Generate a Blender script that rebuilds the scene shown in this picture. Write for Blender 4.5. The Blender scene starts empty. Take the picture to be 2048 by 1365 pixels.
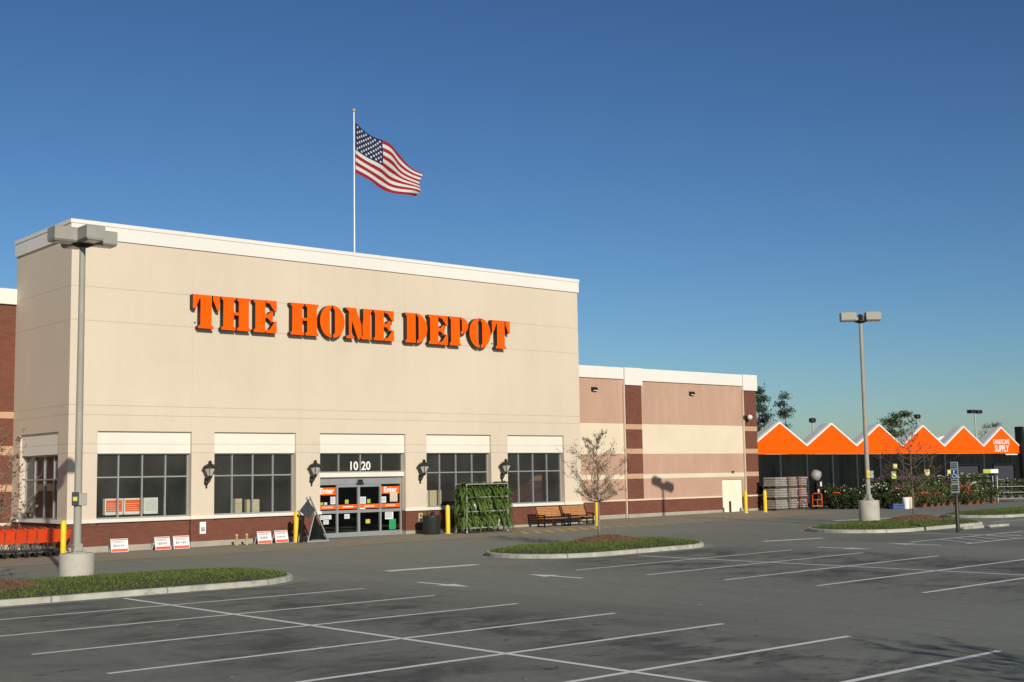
import bpy, math, random
from mathutils import Vector, Matrix
import numpy as np
R = math.radians
scene = bpy.context.scene

# ---------------------------------------------------------------- camera
cam_d = bpy.data.cameras.new('camera'); cam = bpy.data.objects.new('camera', cam_d)
scene.collection.objects.link(cam); scene.camera = cam
rx, up, fw = (0.75514, -0.65535, -0.01675), (-0.05579, -0.0897, 0.9944), (0.65318, 0.74998, 0.1043)
cm = Matrix(((rx[0], up[0], -fw[0], 0), (rx[1], up[1], -fw[1], 0), (rx[2], up[2], -fw[2], 2.93), (0, 0, 0, 1)))
cam.matrix_world = cm
cam_d.sensor_width = 36; cam_d.lens = 44.79; cam_d.clip_start = .1; cam_d.clip_end = 3000

# ---------------------------------------------------------------- light
SUN_AZ, SUN_EL = 18.5, 22.0
w = bpy.data.worlds.new('World'); scene.world = w; w.use_nodes = True
nt = w.node_tree; nt.nodes.clear()
sky = nt.nodes.new('ShaderNodeTexSky'); sky.sky_type = 'NISHITA'; sky.sun_disc = False
sky.sun_elevation = R(SUN_EL); sky.sun_rotation = R(180 + SUN_AZ)
sky.altitude = 0; sky.air_density = 1.0; sky.dust_density = 0.35; sky.ozone_density = 4.4
bg = nt.nodes.new('ShaderNodeBackground'); bg.inputs[1].default_value = 0.0501
ow = nt.nodes.new('ShaderNodeOutputWorld')
gm = nt.nodes.new('ShaderNodeGamma'); gm.inputs[1].default_value = 1.3      # deepens the clear blue
tn = nt.nodes.new('ShaderNodeMix'); tn.data_type = 'RGBA'; tn.blend_type = 'MULTIPLY'; tn.inputs[0].default_value = 1; tn.inputs[7].default_value = (.74, .815, .85, 1)
nt.links.new(sky.outputs[0], gm.inputs[0]); nt.links.new(gm.outputs[0], tn.inputs[6]); nt.links.new(tn.outputs[2], bg.inputs[0]); nt.links.new(bg.outputs[0], ow.inputs[0])
sd = bpy.data.lights.new('sun', 'SUN'); sd.energy = 4.4; sd.angle = R(.55); sd.color = (1, .93, .81)
so = bpy.data.objects.new('sun', sd); scene.collection.objects.link(so)
az, el = R(SUN_AZ), R(SUN_EL)
sundir = Vector((math.sin(az) * math.cos(el), math.cos(az) * math.cos(el), -math.sin(el)))
so.rotation_euler = sundir.to_track_quat('-Z', 'Y').to_euler(); so.location = (0, -40, 60)
scene.view_settings.view_transform = 'Standard'; scene.view_settings.look = 'None'
scene.view_settings.exposure = 0.0; scene.view_settings.gamma = 1
scene.render.engine = 'CYCLES'
scene.cycles.max_bounces = 6; scene.cycles.transparent_max_bounces = 12

def gz(x):
    return .006 * min(max(0, x - 25), 85)

# ---------------------------------------------------------------- materials
class N:
    """small node-graph helper"""
    def __init__(s, name):
        s.m = bpy.data.materials.new(name); s.m.use_nodes = True
        s.t = s.m.node_tree; s.b = s.t.nodes['Principled BSDF']
        s.pos = None
    def n(s, typ, **k):
        x = s.t.nodes.new(typ)
        for a, v in k.items(): setattr(x, a, v)
        return x
    def l(s, a, b): s.t.links.new(a, b)
    def P(s):
        if s.pos is None: s.pos = s.n('ShaderNodeNewGeometry').outputs['Position']
        return s.pos
    def xyz(s):
        sp = s.n('ShaderNodeSeparateXYZ'); s.l(s.P(), sp.inputs[0]); return sp.outputs
    def math(s, op, a, b=None, c=None):
        x = s.n('ShaderNodeMath', operation=op)
        for i, v in enumerate((a, b, c)):
            if v is None: continue
            if isinstance(v, (int, float)): x.inputs[i].default_value = v
            else: s.l(v, x.inputs[i])
        return x.outputs[0]
    def noise(s, scale, detail=4, rough=.55, vec=None, stretch=None, dist=0):
        x = s.n('ShaderNodeTexNoise'); x.inputs['Scale'].default_value = scale
        x.inputs['Detail'].default_value = detail; x.inputs['Roughness'].default_value = rough
        x.inputs['Distortion'].default_value = dist
        v = vec if vec is not None else s.P()
        if stretch:
            mp = s.n('ShaderNodeMapping'); mp.inputs['Scale'].default_value = stretch; s.l(v, mp.inputs[0]); v = mp.outputs[0]
        s.l(v, x.inputs['Vector']); return x.outputs[0]
    def rng(s, v, a, b, c=0., d=1.):
        x = s.n('ShaderNodeMapRange'); s.l(v, x.inputs[0])
        for i, q in enumerate((a, b, c, d)): x.inputs[i + 1].default_value = q
        return x.outputs[0]
    def mix(s, f, a, b, mode='MIX'):
        x = s.n('ShaderNodeMix', data_type='RGBA', blend_type=mode)
        for i, v in ((0, f), (6, a), (7, b)):
            if isinstance(v, (int, float)): x.inputs[i].default_value = v
            elif isinstance(v, tuple): x.inputs[i].default_value = (*v[:3], 1)
            else: s.l(v, x.inputs[i])
        return x.outputs[2]
    def col(s, v):
        if isinstance(v, tuple): s.b.inputs['Base Color'].default_value = (*v, 1)
        else: s.l(v, s.b.inputs['Base Color'])
    def bump(s, h, strength=.3, dist=.01):
        x = s.n('ShaderNodeBump'); x.inputs['Strength'].default_value = strength; x.inputs['Distance'].default_value = dist
        s.l(h, x.inputs['Height']); s.l(x.outputs[0], s.b.inputs['Normal'])
    def done(s, rough=.8, metal=0., spec=.5):
        s.b.inputs['Roughness'].default_value = rough; s.b.inputs['Metallic'].default_value = metal
        s.b.inputs['Specular IOR Level'].default_value = spec
        return s.m

def scl(c, k): return tuple(min(1, x * k) for x in c)

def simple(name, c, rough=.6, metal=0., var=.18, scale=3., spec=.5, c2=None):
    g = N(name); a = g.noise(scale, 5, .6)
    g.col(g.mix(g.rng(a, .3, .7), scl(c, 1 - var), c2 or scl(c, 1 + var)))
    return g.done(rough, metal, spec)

M = {}
def stucco(name, c, lines=(), var=.05, vlines=()):
    g = N(name); x, y, z = g.xyz()
    big = g.noise(.22, 4, .5); fine = g.noise(9, 3, .6)
    streak = g.noise(1.0, 4, .6, stretch=(1.6, 1.6, .12))
    f = g.math('ADD', g.math('MULTIPLY', big, .55), g.math('ADD', g.math('MULTIPLY', streak, .22), g.math('MULTIPLY', fine, .23)))
    base = g.mix(g.rng(f, .35, .65), scl(c, 1 - var), scl(c, 1 + var))
    # faint trowelled panels
    pn = g.n('ShaderNodeTexVoronoi', distance='CHEBYCHEV'); pn.inputs['Scale'].default_value = .3
    g.l(g.P(), pn.inputs['Vector'])
    bw = g.n('ShaderNodeRGBToBW'); g.l(pn.outputs['Color'], bw.inputs[0])
    base = g.mix(.05, base, g.mix(bw.outputs[0], scl(c, .7), scl(c, 1.25)))
    acc = None
    for zz in lines:
        d = g.math('COMPARE', z, zz, .014)
        acc = d if acc is None else g.math('MAXIMUM', acc, d)
    for xx in vlines:
        d = g.math('MULTIPLY', g.math('COMPARE', x, xx, .012), .35)
        acc = d if acc is None else g.math('MAXIMUM', acc, d)
    if acc is not None:
        base = g.mix(g.math('MULTIPLY', acc, .42), base, scl(c, .35))
    g.col(base); g.bump(fine, .25, .01); M[name] = g.done(.9, 0, .2)

BEIGE = (.60, .507, .392)
stucco('beige_stucco', BEIGE, lines=(11.11, 9.68, 6.12, 5.72, 4.5, 4.12), vlines=(26.23, 31.8, 37.9, 44.0))
stucco('cream_stucco', (.70, .66, .565), lines=(4.5,))
stucco('white_coping', (.70, .67, .61), var=.03, vlines=(56.4, 67.8))
stucco('cream_panel', (.66, .56, .41))
def pink_panel():
    g = N('pink_panel'); x, y, z = g.xyz()
    big = g.noise(.5, 5, .6); st = g.noise(1.3, 5, .65, stretch=(1.5, 1.5, .25)); fine = g.noise(12, 2)
    c = (.45, .285, .205)
    base = g.mix(g.rng(big, .3, .7), scl(c, .93), scl(c, 1.07))
    base = g.mix(g.math('MULTIPLY', g.rng(st, .52, .72), .28), base, (.62, .44, .34))
    cr = (.66, .56, .42)
    def band(a, b): return g.math('MULTIPLY', g.math('GREATER_THAN', z, a), g.math('LESS_THAN', z, b))
    bands = g.math('MAXIMUM', band(4.07, 5.93), band(2.54, 2.83))
    base = g.mix(bands, base, g.mix(g.rng(big, .3, .7), scl(cr, .95), scl(cr, 1.05)))
    ln = None
    for zz in (4.07, 5.93, 2.54, 2.83):
        d = g.math('COMPARE', z, zz, .012); ln = d if ln is None else g.math('MAXIMUM', ln, d)
    g.col(g.mix(g.math('MULTIPLY', ln, .35), base, (.2, .12, .08))); g.bump(fine, .2, .01); M['pink_panel'] = g.done(.9, 0, .2)
pink_panel()

def brick(name, c1, c2, mortar, bands=()):
    g = N(name); x, y, z = g.xyz()
    cv = g.n('ShaderNodeCombineXYZ'); g.l(g.math('ADD', x, y), cv.inputs[0]); g.l(z, cv.inputs[1])
    b = g.n('ShaderNodeTexBrick'); g.l(cv.outputs[0], b.inputs['Vector'])
    for k, v in (('Color1', c1), ('Color2', c2), ('Mortar', mortar)): b.inputs[k].default_value = (*v, 1)
    b.inputs['Scale'].default_value = 1; b.inputs['Mortar Size'].default_value = .008
    b.inputs['Brick Width'].default_value = .3; b.inputs['Row Height'].default_value = .1
    col = b.outputs[0]
    big = g.noise(.8, 4); col = g.mix(g.math('MULTIPLY', g.rng(big, .35, .7), .3), col, scl(c1, 1.35))
    acc = None
    for a, bb in bands:
        d = g.math('MULTIPLY', g.math('GREATER_THAN', z, a), g.math('LESS_THAN', z, bb))
        acc = d if acc is None else g.math('MAXIMUM', acc, d)
    if acc is not None:
        # soldier course: upright tan bricks
        t = g.math('LESS_THAN', g.math('FRACT', g.math('MULTIPLY', g.math('ADD', x, y), 9.)), .09)
        tan = g.mix(g.math('MULTIPLY', t, .5), (.50, .31, .19), (.30, .19, .12))
        col = g.mix(acc, col, tan)
    g.col(col); g.bump(b.outputs['Fac'], -.3, .01); M[name] = g.done(.85, 0, .3)
BANDS = ((5.58, 5.89), (4.08, 4.39), (2.56, 2.86))
brick('red_brick', (.165, .056, .034), (.12, .041, .026), (.14, .075, .05))
brick('banded_brick', (.165, .056, .034), (.12, .041, .026), (.14, .075, .05), BANDS)
brick('left_brick', (.165, .056, .034), (.12, .041, .026), (.14, .075, .05), ((5.82, 6.11), (4.17, 4.57), (2.55, 2.86)))

def asphalt():
    g = N('asphalt'); x, y, z = g.xyz()
    fine = g.noise(60, 2, .7); mid = g.noise(3.2, 5, .65); big = g.noise(.12, 4, .55); speck = g.noise(18, 3, .8)
    lane, lot = (.268, .274, .222), (.208, .213, .176)
    def box(v, a, b, soft):
        return g.math('MULTIPLY', g.rng(v, a - soft, a + soft), g.rng(v, b - soft, b + soft, 1., 0.))
    wob = g.math('ADD', x, g.math('MULTIPLY', g.math('SUBTRACT', mid, .5), 2.5))
    lots = g.math('MAXIMUM', g.math('MAXIMUM', box(wob, 7., 20.3, 1.2), box(wob, 26.6, 39., 1.2)), box(wob, 43, 56, 1.))
    lots = g.math('MULTIPLY', lots, g.rng(y, 29.5, 32.5, 1., 0.))
    base = g.mix(g.math('MULTIPLY', lots, .85), lane, lot)
    base = g.mix(g.rng(big, .35, .7), base, g.mix(.5, base, (.285, .29, .232)))
    base = g.mix(g.math('MULTIPLY', g.rng(mid, .35, .75), .35), base, (.12, .121, .104))
    # oil and tyre darkening where cars stand, broken into spots
    spots = g.noise(.6, 9, .72, stretch=(1., 1.35, 1), dist=.6)
    cx = g.math('MAXIMUM', g.math('MAXIMUM', box(x, 10.2, 13.0, .7), box(x, 14.6, 18., .8)), g.math('MAXIMUM', box(x, 28.6, 32.2, .8), box(x, 33.2, 37.2, .9)))
    oil = g.math('MULTIPLY', g.math('MULTIPLY', g.rng(spots, .46, .60), cx), g.rng(y, 30.5, 32, 1., 0.))
    base = g.mix(g.math('MULTIPLY', oil, .8), base, (.045, .045, .045))
    edge = g.math('MULTIPLY', g.math('MULTIPLY', box(y, 30.2, 31.6, .5), g.rng(g.noise(.9, 6, .7, stretch=(.5, 1.5, 1)), .42, .6)), g.math('MAXIMUM', box(x, 6, 19.5, .6), box(x, 29.5, 39, .8)))
    base = g.mix(g.math('MULTIPLY', edge, .6), base, (.05, .05, .047))
    drip = g.math('MULTIPLY', g.rng(g.noise(2.2, 3, .6, stretch=(.7, 1.2, 1)), .62, .68), lots)
    base = g.mix(g.math('MULTIPLY', drip, .75), base, (.03, .029, .028))
    # long faint rolling and tyre marks in the lanes
    tracks = g.noise(1.0, 3, .6, stretch=(2.2, .07, 1.))
    base = g.mix(g.math('MULTIPLY', g.rng(tracks, .5, .7), .22), base, (.10, .098, .085))
    base = g.mix(g.math('MULTIPLY', g.rng(fine, .3, .75), .35), base, (.075, .074, .066))
    base = g.mix(g.math('MULTIPLY', g.rng(speck, .64, .74), .4), base, (.36, .35, .31))
    broad = g.noise(.045, 3, .5); base = g.mix(g.math('MULTIPLY', g.rng(broad, .42, .62), .22), base, (.11, .112, .095))
    patchy = g.noise(.32, 6, .66, stretch=(1, .8, 1), dist=1.2)
    base = g.mix(g.math('MULTIPLY', g.math('MULTIPLY', g.rng(patchy, .5, .62), lots), .38), base, (.085, .085, .078))
    grain = g.noise(28, 2, .8); base = g.mix(g.math('MULTIPLY', g.rng(grain, .5, .72), .3), base, (.07, .07, .062))
    def seam(v, c): return g.math('COMPARE', g.math('ADD', v, g.math('MULTIPLY', g.math('SUBTRACT', g.noise(.7, 4, .6), .5), .25)), c, .012)
    sm = g.math('MAXIMUM', seam(x, 22.6), g.math('MAXIMUM', seam(x, 40.9), g.math('MAXIMUM', seam(y, 38.6), seam(y, 42.4))))
    base = g.mix(g.math('MULTIPLY', sm, .55), base, (.04, .04, .037))
    g.col(base); g.bump(fine, .35, .008); M['asphalt'] = g.done(.88, 0, .25)
asphalt()

def concrete(name, c, var=.2, stain=.4, joints=False):
    g = N(name); a = g.noise(2.2, 6, .65); b = g.noise(14, 3, .6); s = g.noise(.9, 5, .7, stretch=(1, 1, .5))
    base = g.mix(g.rng(a, .3, .7), scl(c, 1 - var), scl(c, 1 + var))
    base = g.mix(g.math('MULTIPLY', g.rng(s, .5, .75), stain), base, scl(c, .45))
    if joints:
        x, y, z = g.xyz(); jn = g.math('LESS_THAN', g.math('FRACT', g.math('DIVIDE', x, 3.05)), .012)
        base = g.mix(g.math('MULTIPLY', jn, .7), base, scl(c, .2))
        sc = g.noise(2.4, 4, .8, stretch=(.5, 2, 2)); base = g.mix(g.math('MULTIPLY', g.rng(sc, .6, .68), .55), base, (.06, .06, .055))
    g.col(base); g.bump(b, .3, .01); M[name] = g.done(.9, 0, .2)
concrete('kerb_concrete', (.40, .39, .32), .2, .75, True)
concrete('gutter_concrete', (.25, .24, .205), .2, .5)
concrete('walk_concrete', (.265, .235, .175), .14, .35)
concrete('base_concrete', (.42, .39, .33), .12, .3)
concrete('footing_concrete', (.36, .33, .26), .1, .2)

def paint(name, c, wear=(.58, .72), under=(.10, .096, .086)):
    g = N(name); a = g.noise(5, 6, .75); b = g.noise(.6, 3)
    f = g.math('ADD', g.math('MULTIPLY', a, .75), g.math('MULTIPLY', b, .25))
    g.col(g.mix(g.rng(f, wear[0], wear[1]), g.mix(g.rng(b, .3, .7), scl(c, .85), c), under)); M[name] = g.done(.75, 0, .3)
paint('white_paint', (.80, .79, .73), (.60, .76))
paint('yellow_road_paint', (.55, .36, .08), (.52, .68), (.26, .22, .15))
paint('faded_road_paint', (.46, .36, .17), (.48, .66), (.26, .22, .15))

def foliage(name, cols, rough=.6):
    g = N(name); a = g.noise(1.4, 3, .5); b = g.noise(11, 2)
    c = g.mix(g.rng(a, .35, .65), cols[0], cols[1]); c = g.mix(g.rng(b, .45, .7), c, cols[2])
    g.col(c)
    g.b.inputs['Transmission Weight'].default_value = 0
    M[name] = g.done(rough, 0, .25)
    # let some light pass through the leaves
    out = g.t.nodes['Material Output']; tr = g.n('ShaderNodeBsdfTranslucent'); g.l(c, tr.inputs[0])
    mx = g.n('ShaderNodeMixShader'); mx.inputs[0].default_value = .25
    g.l(g.b.outputs[0], mx.inputs[1]); g.l(tr.outputs[0], mx.inputs[2]); g.l(mx.outputs[0], out.inputs[0])
foliage('grass_blades', ((.085, .15, .022), (.115, .18, .032), (.165, .18, .05)))
foliage('fern_green', ((.075, .13, .025), (.105, .175, .035), (.15, .20, .055)))
foliage('shrub_green', ((.026, .045, .014), (.042, .066, .02), (.07, .09, .03)))
foliage('pot_green', ((.06, .095, .026), (.095, .125, .038), (.13, .15, .05)))
foliage('pine_green', ((.035, .062, .045), (.05, .085, .055), (.075, .105, .065)))
foliage('spring_green', ((.085, .13, .06), (.11, .16, .07), (.14, .17, .085)))
foliage('bud_leaf', ((.21, .155, .095), (.30, .19, .125), (.16, .155, .085)))
foliage('brown_bud', ((.10, .075, .045), (.15, .10, .06), (.08, .085, .04)))
foliage('flower_red', ((.35, .05, .03), (.42, .09, .05), (.5, .16, .08)))
foliage('flower_purple', ((.12, .05, .13), (.17, .08, .18), (.3, .2, .3)))
foliage('flower_white', ((.6, .58, .52), (.7, .68, .62), (.5, .5, .36)))
simple_list = dict(
    soil=((.05, .04, .022), .95, 0, .3, 4.), mulch=((.16, .085, .042), .95, 0, .45, 9.),
    bark=((.23, .175, .13), .9, 0, .3, 9.), dark_bark=((.15, .115, .085), .9, 0, .3, 9.), pine_bark=((.09, .065, .05), .9, 0, .3, 2.),
    galvanized=((.42, .41, .38), .45, .35, .1, 2.5), pole_grey=((.30, .29, .235), .75, 0, .1, 1.5), fixture_grey=((.30, .285, .245), .6, .1, .08, 2.),
    dark_metal=((.012, .012, .012), .45, .3, .2, 4.), black_metal=((.02, .018, .016), .5, .2, .25, 6.),
    aluminium=((.40, .41, .40), .4, .5, .07, 3.), white_metal=((.7, .7, .68), .4, .1, .08, 3.),
    yellow_paint=((.80, .52, .015), .45, 0, .06, 3.), orange_paint=((.90, .104, .0008), .85, 0, .03, .6),
    tan_paint=((.48, .36, .16), .6, 0, .1, 5.), cart_frame=((.05, .055, .055), .4, .4, .3, 6.), cart_red=((.60, .052, .008), .4, 0, .1, 2.),
    pallet_wood=((.10, .06, .03), .9, 0, .3, 5.), panel_grey=((.30, .34, .32), .6, 0, .06, 3.),
    wood=((.45, .215, .08), .6, 0, .22, 5.), white_board=((.75, .74, .70), .6, 0, .05, 2.),
    sign_red=((.68, .10, .05), .6, 0, .06, 2.), ink=((.05, .05, .06), .6, 0, .1, 4.), ink_grey=((.28, .28, .3), .7, 0, .1, 4.),
    cream_door=((.78, .72, .55), .55, 0, .04, 1.), mesh_fabric=((.006, .0075, .0065), .85, 0, .35, .8),
    greenhouse=((.55, .57, .56), .4, .1, .06, 1.), bin_plastic=((.018, .022, .017), .5, 0, .2, 4.),
    terracotta=((.26, .075, .038), .8, 0, .2, 6.), black_pot=((.02, .02, .02), .6, 0, .2, 6.),
    beige_box=((.55, .47, .33), .8, 0, .08, 3.), carton=((.21, .16, .125), .8, 0, .12, 4.), carton_pink=((.25, .125, .11), .8, 0, .12, 4.),
    pack_print=((.32, .31, .29), .6, 0, .25, 9.), pack_grey=((.24, .225, .20), .55, 0, .22, 5.), blue_plastic=((.03, .07, .2), .5, 0, .1, 3.), green_plastic=((.02, .30, .10), .5, 0, .1, 3.),
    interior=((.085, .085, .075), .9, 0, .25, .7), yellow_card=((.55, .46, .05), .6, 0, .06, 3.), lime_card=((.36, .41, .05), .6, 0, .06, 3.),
    rubber=((.012, .012, .012), .7, 0, .2, 6.), sign_green=((.018, .017, .010), .5, 0, .1, 3.), sign_blue=((.03, .09, .22), .5, 0, .1, 3.),
    trim_white=((.80, .77, .70), .6, 0, .04, 2.), lamp_glow=((.7, .68, .6), .3, 0, .04, 3.), door_orange=((.80, .12, .012), .55, 0, .06, 3.),
    cable=((.03, .03, .03), .6, 0, .1, 3.), flyer=((.6, .62, .62), .7, 0, .15, 12.))
for k, v in simple_list.items(): M[k] = simple(k, *v[:1], rough=v[1], metal=v[2], var=v[3], scale=v[4], spec=.12 if k in ('orange_paint', 'mesh_fabric', 'door_orange', 'rubber', 'interior', 'wood', 'ink', 'pallet_wood') else .5)

def screen():
    g = N('mesh_fabric'); a = g.noise(1.0, 4, .6, stretch=(1.6, 1.6, .12)); b = g.noise(.5, 4, .6)
    c = g.mix(g.rng(a, .35, .65), (.004, .0052, .0045), (.011, .0135, .0115)); c = g.mix(g.math('MULTIPLY', g.rng(b, .5, .7), .5), c, (.016, .018, .014))
    g.col(c); M['mesh_fabric'] = g.done(.9, 0, .1)
screen()
def glass(name, tint, k=1.0, rough=.01, dust=0.):
    m = bpy.data.materials.new(name); m.use_nodes = True; t = m.node_tree; t.nodes.clear()
    o = t.nodes.new('ShaderNodeOutputMaterial'); tr = t.nodes.new('ShaderNodeBsdfTransparent'); gl = t.nodes.new('ShaderNodeBsdfGlossy')
    fr = t.nodes.new('ShaderNodeFresnel'); fr.inputs[0].default_value = 1.5; mx = t.nodes.new('ShaderNodeMixShader')
    nz = t.nodes.new('ShaderNodeTexNoise'); nz.inputs['Scale'].default_value = .9
    ge = t.nodes.new('ShaderNodeNewGeometry'); t.links.new(ge.outputs['Position'], nz.inputs['Vector'])
    bp = t.nodes.new('ShaderNodeBump'); bp.inputs['Strength'].default_value = .06; bp.inputs['Distance'].default_value = .05
    t.links.new(nz.outputs[0], bp.inputs['Height']); t.links.new(bp.outputs[0], gl.inputs['Normal'])
    mu = t.nodes.new('ShaderNodeMath'); mu.operation = 'MULTIPLY'; mu.inputs[1].default_value = k
    t.links.new(fr.outputs[0], mu.inputs[0])
    tr.inputs[0].default_value = (*tint, 1); gl.inputs['Roughness'].default_value = rough
    t.links.new(mu.outputs[0], mx.inputs[0]); t.links.new(tr.outputs[0], mx.inputs[1]); t.links.new(gl.outputs[0], mx.inputs[2])
    df = t.nodes.new('ShaderNodeBsdfDiffuse'); df.inputs[0].default_value = (.75, .75, .68, 1); m2 = t.nodes.new('ShaderNodeMixShader')
    nd = t.nodes.new('ShaderNodeTexNoise'); nd.inputs['Scale'].default_value = .7; nd.inputs['Detail'].default_value = 4; t.links.new(ge.outputs['Position'], nd.inputs['Vector'])
    md = t.nodes.new('ShaderNodeMath'); md.operation = 'MULTIPLY'; md.inputs[1].default_value = 2 * dust; t.links.new(nd.outputs[0], md.inputs[0]); t.links.new(md.outputs[0], m2.inputs[0])
    t.links.new(mx.outputs[0], m2.inputs[1]); t.links.new(df.outputs[0], m2.inputs[2]); t.links.new(m2.outputs[0], o.inputs[0]); M[name] = m
glass('window_glass', (.84, .86, .82), dust=.035); glass('clear_glass', (.86, .88, .84), .8)
M['frosted_glass'] = simple('frosted_glass', (.42, .42, .38), .25, 0., .15, 6.)

# ---------------------------------------------------------------- mesh helpers
class MB:
    def __init__(s, org=(0, 0, 0)):
        s.v = []; s.f = []; s.mi = []; s.sm = []; s.o = org
    def add(s, vs, fs, mi=0, smooth=False):
        k = len(s.v); s.v += [(a[0] - s.o[0], a[1] - s.o[1], a[2] - s.o[2]) for a in vs]
        for f in fs: s.f.append(tuple(i + k for i in f)); s.mi.append(mi); s.sm.append(smooth)
        return s
    def box(s, x0, x1, y0, y1, z0, z1, mi=0):
        vs = [(x, y, z) for z in (z0, z1) for y in (y0, y1) for x in (x0, x1)]
        return s.add(vs, [(0, 2, 3, 1), (4, 5, 7, 6), (0, 1, 5, 4), (2, 6, 7, 3), (0, 4, 6, 2), (1, 3, 7, 5)], mi)
    def bbox(s, x0, x1, y0, y1, z0, z1, b=.02, mi=0):
        """box with its upright and top edges chamfered"""
        b = min(b, (x1 - x0) * .45, (y1 - y0) * .45, (z1 - z0) * .45)
        def ring(i, z):
            return [(x0 + b + i * 0, y0 + i * 0, z), (x1 - b, y0, z), (x1, y0 + b, z), (x1, y1 - b, z), (x1 - b, y1, z), (x0 + b, y1, z), (x0, y1 - b, z), (x0, y0 + b, z)]
        def inner(z):
            return [(min(max(p[0], x0 + b), x1 - b), min(max(p[1], y0 + b), y1 - b), z) for p in ring(0, z)]
        rs = [inner(z0), ring(0, z0 + b), ring(0, z1 - b), inner(z1)]
        vs = [p for r in rs for p in r]; fs = [tuple(reversed(range(8))), tuple(range(24, 32))]
        for k in range(3):
            for i in range(8): fs.append((k * 8 + i, k * 8 + (i + 1) % 8, k * 8 + 8 + (i + 1) % 8, k * 8 + 8 + i))
        return s.add(vs, fs, mi)
    def quad(s, a, b, c, d, mi=0): return s.add([a, b, c, d], [(0, 1, 2, 3)], mi)
    def lathe(s, c, prof, n=16, mi=0, axis='z', smooth=True):
        vs = []; fs = []
        for r, z in prof:
            for i in range(n):
                t = 2 * math.pi * i / n; a, b = r * math.cos(t), r * math.sin(t)
                vs.append({'z': (c[0] + a, c[1] + b, c[2] + z), 'y': (c[0] + a, c[1] + z, c[2] + b), 'x': (c[0] + z, c[1] + a, c[2] + b)}[axis])
        for k in range(len(prof) - 1):
            for i in range(n): fs.append((k * n + i, k * n + (i + 1) % n, (k + 1) * n + (i + 1) % n, (k + 1) * n + i))
        s.add(vs, fs, mi, smooth)
        k = len(vs) - n
        s.add(vs[:n], [tuple(reversed(range(n)))], mi); s.add(vs[k:], [tuple(range(n))], mi)
        return s
    def tube(s, pts, r, n=6, mi=0, smooth=True):
        pts = [Vector(p) for p in pts]; rs = r if isinstance(r, (list, tuple)) else [r] * len(pts)
        vs = []; fs = []
        for i, p in enumerate(pts):
            d = (pts[min(i + 1, len(pts) - 1)] - pts[max(i - 1, 0)]).normalized()
            a = d.cross(Vector((0, 0, 1)) if abs(d.z) < .95 else Vector((1, 0, 0))).normalized(); b = d.cross(a)
            for j in range(n):
                t = 2 * math.pi * j / n; q = p + (a * math.cos(t) + b * math.sin(t)) * rs[i]; vs.append(tuple(q))
        for i in range(len(pts) - 1):
            for j in range(n): fs.append((i * n + j, i * n + (j + 1) % n, (i + 1) * n + (j + 1) % n, (i + 1) * n + j))
        fs.append(tuple(reversed(range(n)))); fs.append(tuple(range(len(vs) - n, len(vs))))
        return s.add(vs, fs, mi, smooth)
    def bar(s, p, q, w, h=None, mi=0):
        """square bar between two points"""
        p, q = Vector(p), Vector(q); h = h or w; d = (q - p).normalized()
        a = d.cross(Vector((0, 0, 1)) if abs(d.z) < .95 else Vector((1, 0, 0))).normalized(); b = d.cross(a)
        vs = []
        for c in (p, q):
            for i, j in ((-1, -1), (1, -1), (1, 1), (-1, 1)): vs.append(tuple(c + a * i * w / 2 + b * j * h / 2))
        return s.add(vs, [(3, 2, 1, 0), (4, 5, 6, 7), (0, 1, 5, 4), (1, 2, 6, 5), (2, 3, 7, 6), (3, 0, 4, 7)], mi)
    def prism(s, poly, fn, d0, d1, mi=0, side=None):
        """poly of (u, v) put through fn(u, v, d)"""
        n = len(poly); vs = [fn(u, v, d0) for u, v in poly] + [fn(u, v, d1) for u, v in poly]
        s.add(vs, [tuple(range(n))], mi); s.add(vs, [tuple(range(2 * n - 1, n - 1, -1))], mi if side is None else side)
        return s.add(vs, [(i, n + i, n + (i + 1) % n, (i + 1) % n) for i in range(n)], mi if side is None else side)
    def leaves(s, pts, size, rng, mi=0, up=.0, aspect=.6):
        pts = np.asarray(pts, float); n = len(pts)
        a = rng.normal(size=(n, 3)); a[:, 2] += up; a /= np.linalg.norm(a, axis=1)[:, None]
        b = rng.normal(size=(n, 3)); b -= a * (a * b).sum(1)[:, None]; b /= np.linalg.norm(b, axis=1)[:, None]
        sz = size * rng.uniform(.6, 1.3, size=(n, 1))
        vs = np.stack([pts - a * sz * .5, pts + b * sz * aspect * .5, pts + a * sz * .5, pts - b * sz * aspect * .5], 1).reshape(-1, 3)
        k = len(s.v); s.v += [tuple(q) for q in (vs - np.array(s.o)).tolist()]
        s.f += [(k + 4 * i, k + 4 * i + 1, k + 4 * i + 2, k + 4 * i + 3) for i in range(n)]; s.mi += [mi] * n; s.sm += [False] * n
        return s
    def build(s, name, mats, parent=None, label=None):
        me = bpy.data.meshes.new(name); me.from_pydata(s.v, [], s.f)
        if not isinstance(mats, (list, tuple)): mats = [mats]
        for m in mats: me.materials.append(M[m] if isinstance(m, str) else m)
        me.polygons.foreach_set('material_index', s.mi); me.polygons.foreach_set('use_smooth', s.sm); me.update()
        o = bpy.data.objects.new(name, me); scene.collection.objects.link(o)
        if parent is not None: o.parent = parent
        if label: o['label'] = label
        return o

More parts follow.
